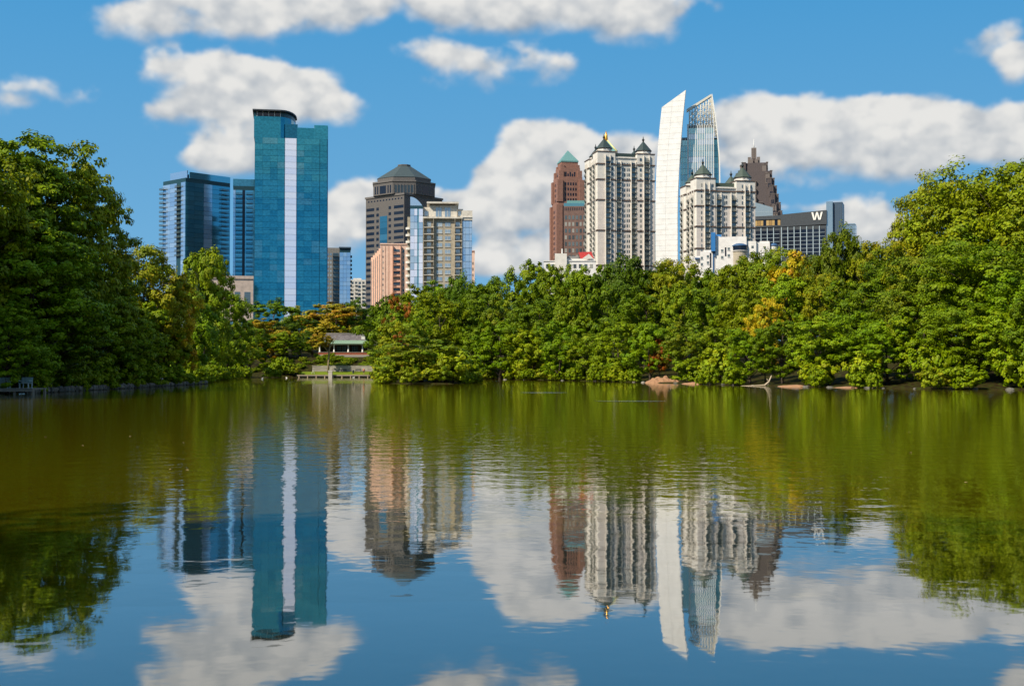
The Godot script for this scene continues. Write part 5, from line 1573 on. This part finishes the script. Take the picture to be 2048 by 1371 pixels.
func terrace():
	var x0 = -62.5; var x1 = -36.5
	# lawn sheet, retaining wall, stone edge on posts
	var st := st_new()
	quad(st, Vector3(x0, 1.72, -372.2), Vector3(x1, 1.72, -372.2), Vector3(x1, 0.84, -364.3), Vector3(x0, 0.84, -364.3))
	struct("lawn", done(st), M.lawn)
	var w = thing("retaining_wall", "pale stone retaining wall at the back of the far lawn", "wall", Vector3(-50, 1.45, -372.4))
	bx(w, "core", -9.5, 14.0, -1.0, 1.95, -0.35, 0.0, M.wall_stone)
	for c in 5: for i in 20:
		var u = -9.5 + 1.175 * i + (0.5 if c % 2 else 0.0)
		bx(w, "stone", u + 0.02, minf(u + 1.15, 14.0), c * 0.39 + 0.015, c * 0.39 + 0.38, 0.0, rng.randf_range(0.05, 0.11), pick([M.wall_stone, M.wall_stone_b, M.wall_stone_c]))
	bx(w, "coping", -9.6, 14.1, 1.95, 2.07, -0.45, 0.2, M.wall_stone_c)
	var e = thing("landing_edge", "pale timber lakeside landing on posts in front of far lawn", "landing", Vector3(-49.5, 0, -363.6))
	for i in 26: bx(e, "plank", -13.0 + i * 1.0, -12.03 + i * 1.0, 0.62, 0.80, -0.9, 0.35, pick([M.timber, M.timber_b]))
	bx(e, "edge_beam", -13.0, 13.0, 0.36, 0.62, 0.0, 0.25, M.timber_grey)
	for i in 11: bx(e, "post", -12.6 + i * 2.5, -12.35 + i * 2.5, -0.8, 0.58, 0.02, 0.27, M.timber)
	bx(e, "back_boarding", -13, 13, -0.9, 0.5, -0.6, -0.45, M.timber_grey)
	var pier = thing("stone_pier", "tall pale stone pier block at water edge below the slim trunk", "pier", Vector3(spot(660.5, 750, 362.8).x, 0, -362.9))
	bx(pier, "shaft", -0.55, 0.55, -0.8, 1.9, -0.5, 0.45, M.wall_stone_c)
	bx(pier, "cap", -0.66, 0.66, 1.9, 2.05, -0.6, 0.56, M.column)
	for q in [[687, "dark bench on far lawn, left one by the retaining wall"], [716, "dark bench on far lawn, right one nearer the person"]]:
		var x = spot(q[0], 745, 371.0).x
		bench(Vector3(x, lawn(-371.0), -371.0), 0.0, q[1], M.iron, 1.7)
	# slim tree in front of the pavilion
	var g = spot(656, 745, 369.0)
	var t = thing("slim_tree", "slim bronze-leaved tree with bare pale trunk in front of the pavilion", "tree", Vector3(g.x, lawn(-369.0), -369.0))
	var tr := st_new()
	tube(tr, [Vector3(0, -0.3, 0), Vector3(0.1, 3.0, 0), Vector3(0.3, 6.5, 0.1), Vector3(0.7, 9.5, 0)], [0.36, 0.27, 0.22, 0.12], 8)
	tube(tr, [Vector3(0.25, 6.0, 0), Vector3(-1.6, 8.2, 0.4), Vector3(-3.4, 9.4, 0.6)], [0.16, 0.12, 0.05], 6)
	tube(tr, [Vector3(0.4, 7.2, 0), Vector3(1.8, 9.6, -0.3), Vector3(2.6, 11.0, -0.3)], [0.14, 0.1, 0.04], 6)
	part(t, "trunk", done(tr), M.bark_pale)
	var k = KINDS.bronze_a
	part(t, "crown", k.crown, M.leaf, Transform3D(Basis.from_scale(Vector3(0.62, 0.44, 0.6)), Vector3(-2.4, 5.2, 0.2)))
	# shrubs and ivy on the bank below the pavilion
	for i in 52:
		var x = rng.randf_range(-60, -40) if i < 32 else rng.randf_range(-78, -59); var z = rng.randf_range(-390.0, -374.5)
		if i >= 32: z = rng.randf_range(-392.0, -370.0)
		var kind = pick(["bush_c", "bush_a", "bush_d", "bush_a"])
		var names = {"bush_a": "mid-green", "bush_c": "leafy green", "bush_d": "olive"}
		tree("shrub", kind, "low %s shrub on the %s" % [names[kind], "bank below the pavilion" if i < 32 else "slope left of the pavilion"], "shrub", Vector3(x, ground(x, z) - 0.1, z), rng.randf_range(0.9, 1.6), rng.randf_range(2.4, 4.0), rng.randf() * TAU, "%s shrubs %s the pavilion" % [names[kind], "below" if i < 32 else "left of"])
	for q in [["bush_a", 560, 716, 366, 40, "rounded green shrub at water edge left of far lawn"], ["bush_d", 583, 728, 365, 30, "small olive shrub at left end of the timber landing"], ["bush_b", 770, 722, 358, 46, "yellow-green shrub at right end of the timber landing"], ["bush_b", 790, 700, 338, 60, "tall yellow-green shrub right of the timber landing"]]:
		planted(q[0], q[1], q[2], q[3], q[4], q[5], "shrub")
	# A-frame board and a litter bin on the lawn
	var a = thing("sign_board", "white folding board standing on left part of far lawn", "sign", Vector3(spot(626, 746, 367).x, lawn(-367.0), -367))
	for s in [-1, 1]: part(a, "panel", UNIT, M.column, Transform3D(Basis(Vector3(0, 0, 1), 0.3 * s) * Basis.from_scale(Vector3(0.06, 1.2, 0.7)), Vector3(s * 0.19, 0.56, 0)))
	var bin = thing("litter_bin", "small dark litter bin in middle of far lawn", "bin", Vector3(spot(706.5, 746, 368).x, lawn(-368.0), -368))
	part(bin, "barrel", prism(ring(0.28, 12), 0, 0.85, 1.08), M.iron)
	part(bin, "lid", prism(ring(0.33, 12), 0.85, 0.98, 0.7), M.hotel_dark)
	person()

func person():
	var at = spot(727.5, 748, 365.6)
	var V = func(x, y, z): return Vector3(x, y, z)
	var root = thing("person", "person in salmon pink top and dark shorts standing on the landing", "person", Vector3(at.x, lawn(-365.6), -365.6), 0.3)
	var bones = [[V.call(0, 0.98, 0), V.call(0, 1.40, 0), 0.15, 0.17], [V.call(-0.14, 1.40, 0), V.call(0.14, 1.40, 0), 0.085, 0.085], [V.call(0, 1.45, 0), V.call(0, 1.56, 0.01), 0.06, 0.055],
		[V.call(0, 1.63, 0.015), V.call(0, 1.69, 0.01), 0.085, 0.095], [V.call(0, 1.64, 0.10), V.call(0, 1.62, 0.115), 0.02, 0.02], [V.call(-0.1, 1.65, 0), V.call(0.1, 1.65, 0), 0.02, 0.02],
		[V.call(-0.09, 0.95, 0), V.call(0.09, 0.95, 0), 0.13, 0.13]]
	for s in [-1, 1]:
		bones.append_array([[V.call(s * 0.10, 0.92, 0), V.call(s * 0.12, 0.50, 0.03), 0.095, 0.065], [V.call(s * 0.12, 0.50, 0.03), V.call(s * 0.12, 0.09, -0.01), 0.062, 0.04], [V.call(s * 0.12, 0.045, -0.02), V.call(s * 0.14, 0.04, 0.17), 0.045, 0.035],
			[V.call(s * 0.20, 1.38, 0), V.call(s * 0.27, 1.10, -0.01), 0.06, 0.047], [V.call(s * 0.27, 1.10, -0.01), V.call(s * 0.26, 0.86, 0.08), 0.044, 0.033], [V.call(s * 0.26, 0.84, 0.085), V.call(s * 0.255, 0.77, 0.10), 0.035, 0.03]])
		for f in 4: bones.append([V.call(s * 0.255, 0.78, 0.075 + 0.016 * f), V.call(s * 0.25, 0.71 + 0.008 * absf(f - 1.5), 0.08 + 0.018 * f), 0.011, 0.009])
		bones.append([V.call(s * 0.25, 0.82, 0.11), V.call(s * 0.235, 0.77, 0.14), 0.012, 0.009])
	part(root, "body", body(bones, 0.026, 0.035), mat(0.42, 0.22, 0.14, 0.6))
	part(root, "top", body([[V.call(0, 0.98, 0), V.call(0, 1.40, 0), 0.165, 0.185], [V.call(-0.15, 1.40, 0), V.call(0.15, 1.40, 0), 0.1, 0.1], [V.call(-0.19, 1.38, 0), V.call(-0.25, 1.2, 0), 0.08, 0.075], [V.call(0.19, 1.38, 0), V.call(0.25, 1.2, 0), 0.08, 0.075]], 0.03, 0.04), mat(0.62, 0.20, 0.11, 0.8))
	part(root, "shorts", body([[V.call(-0.09, 0.94, 0), V.call(0.09, 0.94, 0), 0.15, 0.15], [V.call(-0.10, 0.92, 0), V.call(-0.125, 0.58, 0.02), 0.12, 0.1], [V.call(0.10, 0.92, 0), V.call(0.125, 0.58, 0.02), 0.12, 0.1]], 0.03, 0.04), mat(0.03, 0.035, 0.05, 0.8))
	part(root, "hair", body([[V.call(0, 1.70, -0.02), V.call(0, 1.74, -0.015), 0.105, 0.09], [V.call(0, 1.66, -0.05), V.call(0, 1.60, -0.06), 0.08, 0.06]], 0.025, 0.04), mat(0.05, 0.03, 0.02, 0.7))

func bench(at, turn, label, m, w):
	var b = thing("bench", label, "bench", at, turn)
	for i in 4: bx(b, "seat_slat", -w / 2, w / 2, 0.42, 0.46, -0.2 + 0.11 * i, -0.11 + 0.11 * i, m)
	for i in 5: bx(b, "back_slat", -w / 2, w / 2, 0.50 + 0.09 * i, 0.575 + 0.09 * i, -0.26 - 0.012 * i, -0.225 - 0.012 * i, m)
	for s in [-1, 1]:
		bx(b, "leg", s * (w / 2 - 0.12) - 0.04, s * (w / 2 - 0.12) + 0.04, 0, 0.42, 0.14, 0.22, m)
		bx(b, "leg", s * (w / 2 - 0.12) - 0.04, s * (w / 2 - 0.12) + 0.04, 0, 0.93, -0.35, -0.27, m)
		bx(b, "arm_rest", s * (w / 2 - 0.04) - 0.04, s * (w / 2 - 0.04) + 0.04, 0.60, 0.66, -0.27, 0.22, m)
	return b

func platform_and_benches():
	var p = spot(30, 787, 107.0)
	var t = thing("fishing_platform", "small grey timber platform over water at left edge of lake", "platform", Vector3(p.x - 1.6, 0, p.z))
	for i in 18: bx(t, "plank", -2.9 + i * 0.36, -2.56 + i * 0.36, 0.42, 0.50, -2.0, 1.3, pick([M.timber_grey, M.timber_grey_b]))
	bx(t, "edge_beam", -2.9, 3.56, 0.24, 0.42, 1.1, 1.25, M.timber_grey)
	for i in 5: for z in [1.0, -1.6]: bx(t, "post", -2.8 + i * 1.55, -2.62 + i * 1.55, -1.4, 0.42, z - 0.1, z + 0.08, M.timber_grey)
	bench(Vector3(spot(8, 770, 107.3).x, 0.5, p.z - 0.2), 0.0, "pale teal slatted bench on small platform, cut by left edge", M.pale_teal, 1.05)
	bench(Vector3(spot(48, 770, 107.3).x, 0.5, p.z - 0.5), -0.25, "pale teal slatted bench on small platform, right one of two", M.pale_teal, 1.1)
	# stone edging along the left bank
	var e = thing("stone_edging", "low rough stone edging along the shaded left bank", "wall", Vector3(-43.0, 0, -110.0))
	var pts = [Vector2(-43.0, -109), Vector2(-43.6, -122), Vector2(-44.4, -140), Vector2(-45.4, -158), Vector2(-46.4, -176), Vector2(-47.6, -192)]
	for i in pts.size() - 1:
		var len = (pts[i + 1] - pts[i]).length()
		var m = int(len / 0.75)
		for j in m:
			var q = pts[i].lerp(pts[i + 1], (j + 0.5) / m)
			var s = Vector3(rng.randf_range(0.55, 0.85), rng.randf_range(0.45, 0.75), rng.randf_range(0.62, 0.78))
			part(e, "stone", STONES[rng.randi() % 4], pick([M.edge_stone, M.edge_stone_b]), Transform3D(Basis(UP, rng.randf() * TAU) * Basis.from_scale(s), Vector3(q.x + 43.0 + rng.randf_range(0.5, 0.8), 0.2, q.y + 110.0)))
	var s = spot(289, 752, 160.0)
	var steps = thing("stone_steps", "flight of pale stone steps going up the shaded left bank", "steps", Vector3(s.x, ground(s.x, s.z), s.z), -0.4)
	for i in 7: bx(steps, "step", -0.95, 0.95, 0.17 * i - 0.3, 0.17 * (i + 1), -0.35 * (i + 1), -0.35 * i, pick([M.wall_stone, M.wall_stone_c]))

var STONES := []

func make_stones():
	for v in 4:
		var st := st_new()
		var m := SphereMesh.new()
		m.radius = 0.5; m.height = 1.0; m.radial_segments = 7; m.rings = 4
		var arr = m.get_mesh_arrays()
		var vs = arr[Mesh.ARRAY_VERTEX]; var ids = arr[Mesh.ARRAY_INDEX]
		st.set_smooth_group(-1)
		for i in ids:
			var q: Vector3 = vs[i]
			st.add_vertex(q * (1.0 + 0.5 * bumps.get_noise_3dv(q * 1.7 + Vector3(v * 9.0, 0, 0))))
		STONES.append(done(st))

func banks():
	# bare soil mound
	var p = spot(1328, 764, 204.0)
	var st := st_new()
	var n = 22
	var at = func(i, j):
		var u = (i / float(n) - 0.5) * 6.4; var w = (j / float(n) - 0.5) * 5.0
		var fall = clampf(1.0 - (u / 3.2) * (u / 3.2) - (w / 2.5) * (w / 2.5), 0, 1)
		return Vector3(p.x + u, -0.35 + 1.15 * pow(fall, 0.6) + 0.7 * fall * bumps.get_noise_2d(u * 0.9, w * 0.9) + 0.22 * bumps.get_noise_2d(u * 2.6, w * 2.6), p.z - 1.0 + w)
	st.set_smooth_group(-1)
	for i in n: for j in n: quad(st, at.call(i, j), at.call(i + 1, j), at.call(i + 1, j + 1), at.call(i, j + 1))
	single("soil_bank", done(st), M.soil, Transform3D.IDENTITY, "bare orange-tan soil bank at water edge in middle of right wood", "bank")
	for q in [[1395, 768, 188, 5.0, 0.42, "low strip of bare tan soil right of the large soil bank"], [1590, 774, 157, 4.5, 0.35, "low strip of bare tan soil right of the bleached branch"], [1720, 777, 146, 6.5, 0.32, "pale pebbly strip of shore under the huge right tree"]]:
		var c = spot(q[0], q[1], q[2])
		var s2 := st_new()
		s2.set_smooth_group(-1)
		for i in 14: for j in 6:
			var v = []
			for e in [[0, 0], [1, 0], [1, 1], [0, 1]]:
				var u = ((i + e[0]) / 14.0 - 0.5); var w = ((j + e[1]) / 6.0 - 0.5)
				var fall = clampf(1.0 - 4 * u * u - 4 * w * w, 0, 1)
				v.append(Vector3(c.x + u * q[3], -0.15 + q[4] * pow(fall, 0.5) + 0.16 * fall * bumps.get_noise_2d(u * 9.0 + q[0], w * 5.0), c.z + w * 2.0 - u * q[3] * -0.6))
			quad(s2, v[0], v[1], v[2], v[3])
		single("soil_bank", done(s2), M.soil, Transform3D.IDENTITY, q[5], "bank")
	# bleached branch standing out of the water
	var b = spot(1534, 771, 164.0)
	var w := st_new()
	tube(w, [Vector3(-3.4, -0.02, -0.3), Vector3(-1.6, 0.05, 0), Vector3(-0.2, 0.12, 0.1), Vector3(0.2, 0.20, 0.1)], [0.03, 0.05, 0.09, 0.08], 7)
	tube(w, [Vector3(-0.3, 0.05, 0.1), Vector3(0.25, 0.55, 0.1), Vector3(0.55, 1.15, 0.0), Vector3(0.62, 1.4, -0.05)], [0.15, 0.12, 0.09, 0.04], 7)
	tube(w, [Vector3(0.2, 0.5, 0.1), Vector3(0.05, 0.8, 0.2), Vector3(-0.05, 0.95, 0.2)], [0.07, 0.05, 0.02], 6)
	single("bleached_branch", done(w), M.dead_wood, Transform3D(Basis.IDENTITY, b * Vector3(1, 0, 1)), "bleached bare branch rising from the water before the right wood", "branch")
	for q in [[1648, 735, 157, -0.7]]:
		var c = spot(q[0], q[1], q[2])
		var gy = ground(c.x, c.z)
		var l := st_new()
		tube(l, [Vector3(0, gy - c.y, 0), Vector3(q[3] * 0.6, (gy - c.y) * 0.5, 0.2), Vector3(q[3] * 0.2, 0, 0)], [0.28, 0.2, 0.12], 7)
		single("bare_trunk", done(l), M.bark_pale, Transform3D(Basis.IDENTITY, c), "pale bare trunk showing low among leaves right of the bleached branch", "trunk")

func shore_rocks():
	for q in [[960, 757.5, 290], [1010, 759, 276], [1048, 759.5, 270], [1125, 761.5, 252], [1190, 763, 236], [1268, 765, 215], [1286, 765.5, 209], [1352, 767, 196], [1368, 767.5, 193], [1410, 769, 183], [1446, 769.5, 177], [1470, 770, 172], [1506, 771, 167], [1560, 772.5, 160], [1612, 774, 154], [1660, 775, 150], [1694, 775.5, 147], [1738, 776, 144], [1752, 776, 143], [1766, 776.5, 142], [1830, 777, 138], [1905, 778, 136], [1950, 778.5, 134], [2020, 779, 131]]:
		var p = spot(q[0], q[1], q[2])
		var where = "near the point" if q[0] < 1080 else "left of the soil bank" if q[0] < 1300 else "between soil bank and bleached branch" if q[0] < 1520 else "right of the bleached branch" if q[0] < 1680 else "below the huge right tree" if q[0] < 1850 else "at the right edge"
		var s = rng.randf_range(0.3, 0.75)
		single("shore_rock", STONES[rng.randi() % 4], pick([M.wall_stone_b, M.edge_stone, M.edge_stone]), Transform3D(Basis(UP, rng.randf() * TAU) * Basis.from_scale(Vector3(s * 1.6, s * 0.6, s)), Vector3(p.x, 0.0, p.z)), "grey rock at the waterline %s" % where, "rock", "rocks along the right shore")

func birds_and_leaves():
	var duck = body([[Vector3(-0.16, 0.08, 0), Vector3(0.14, 0.09, 0), 0.09, 0.12], [Vector3(-0.2, 0.1, 0), Vector3(-0.33, 0.16, 0), 0.07, 0.025], [Vector3(0.18, 0.12, 0), Vector3(0.24, 0.30, 0), 0.055, 0.04], [Vector3(0.25, 0.33, 0), Vector3(0.28, 0.33, 0), 0.055, 0.05], [Vector3(0.33, 0.32, 0), Vector3(0.38, 0.31, 0), 0.022, 0.018]], 0.028, 0.03)
	var white = mat(0.82, 0.80, 0.74, 0.8)
	var bill = mat(0.65, 0.26, 0.03, 0.6)
	for q in [[707, 356.5, 0.4, "white duck swimming below litter bin by the timber landing"], [745, 357.5, 2.9, "white duck swimming below right end of landing, left of a pair"], [751, 357.0, 0.2, "white duck swimming below right end of landing, right of a pair"], [524, 300.0, 1.0, "white duck swimming off end of the left bank"], [573, 338.0, 2.5, "white duck swimming left of the timber landing"]]:
		var p = spot(q[0], 755, q[1])
		var t = thing("duck", q[3], "duck", Vector3(p.x, 0.0, p.z), q[2], "white ducks")
		part(t, "body", duck, white)
		part(t, "bill", UNIT, bill, Transform3D(Basis.from_scale(Vector3(0.06, 0.025, 0.05)), Vector3(0.40, 0.31, 0)))
	# fallen leaves afloat
	var st := st_new()
	for s in [-1, 1]:
		var o = [Vector3(0, 0, 0.5), Vector3(s * 0.34, 0.07, 0.15), Vector3(s * 0.28, 0.09, -0.2), Vector3(0, 0.02, -0.5)]
		if s > 0: quad(st, o[0], o[3], o[2], o[1])
		else: quad(st, o[0], o[1], o[2], o[3])
	var leaf = done(st)
	var tan_leaf = mat(0.40, 0.27, 0.10, 0.7)
	for i in 34:
		var py = 795.0 + 170.0 * pow(rng.randf(), 1.5); var px = rng.randf_range(40, 1980)
		var p = spot(px, py, LENS * EYE.y / (py - LEVEL))
		single("floating_leaf", leaf, tan_leaf, Transform3D(Basis(UP, rng.randf() * TAU) * Basis.from_scale(Vector3.ONE * rng.randf_range(0.06, 0.11)), Vector3(p.x, 0.007, p.z)), "tiny dry leaf floating on the open lake", "leaf", "floating leaves")
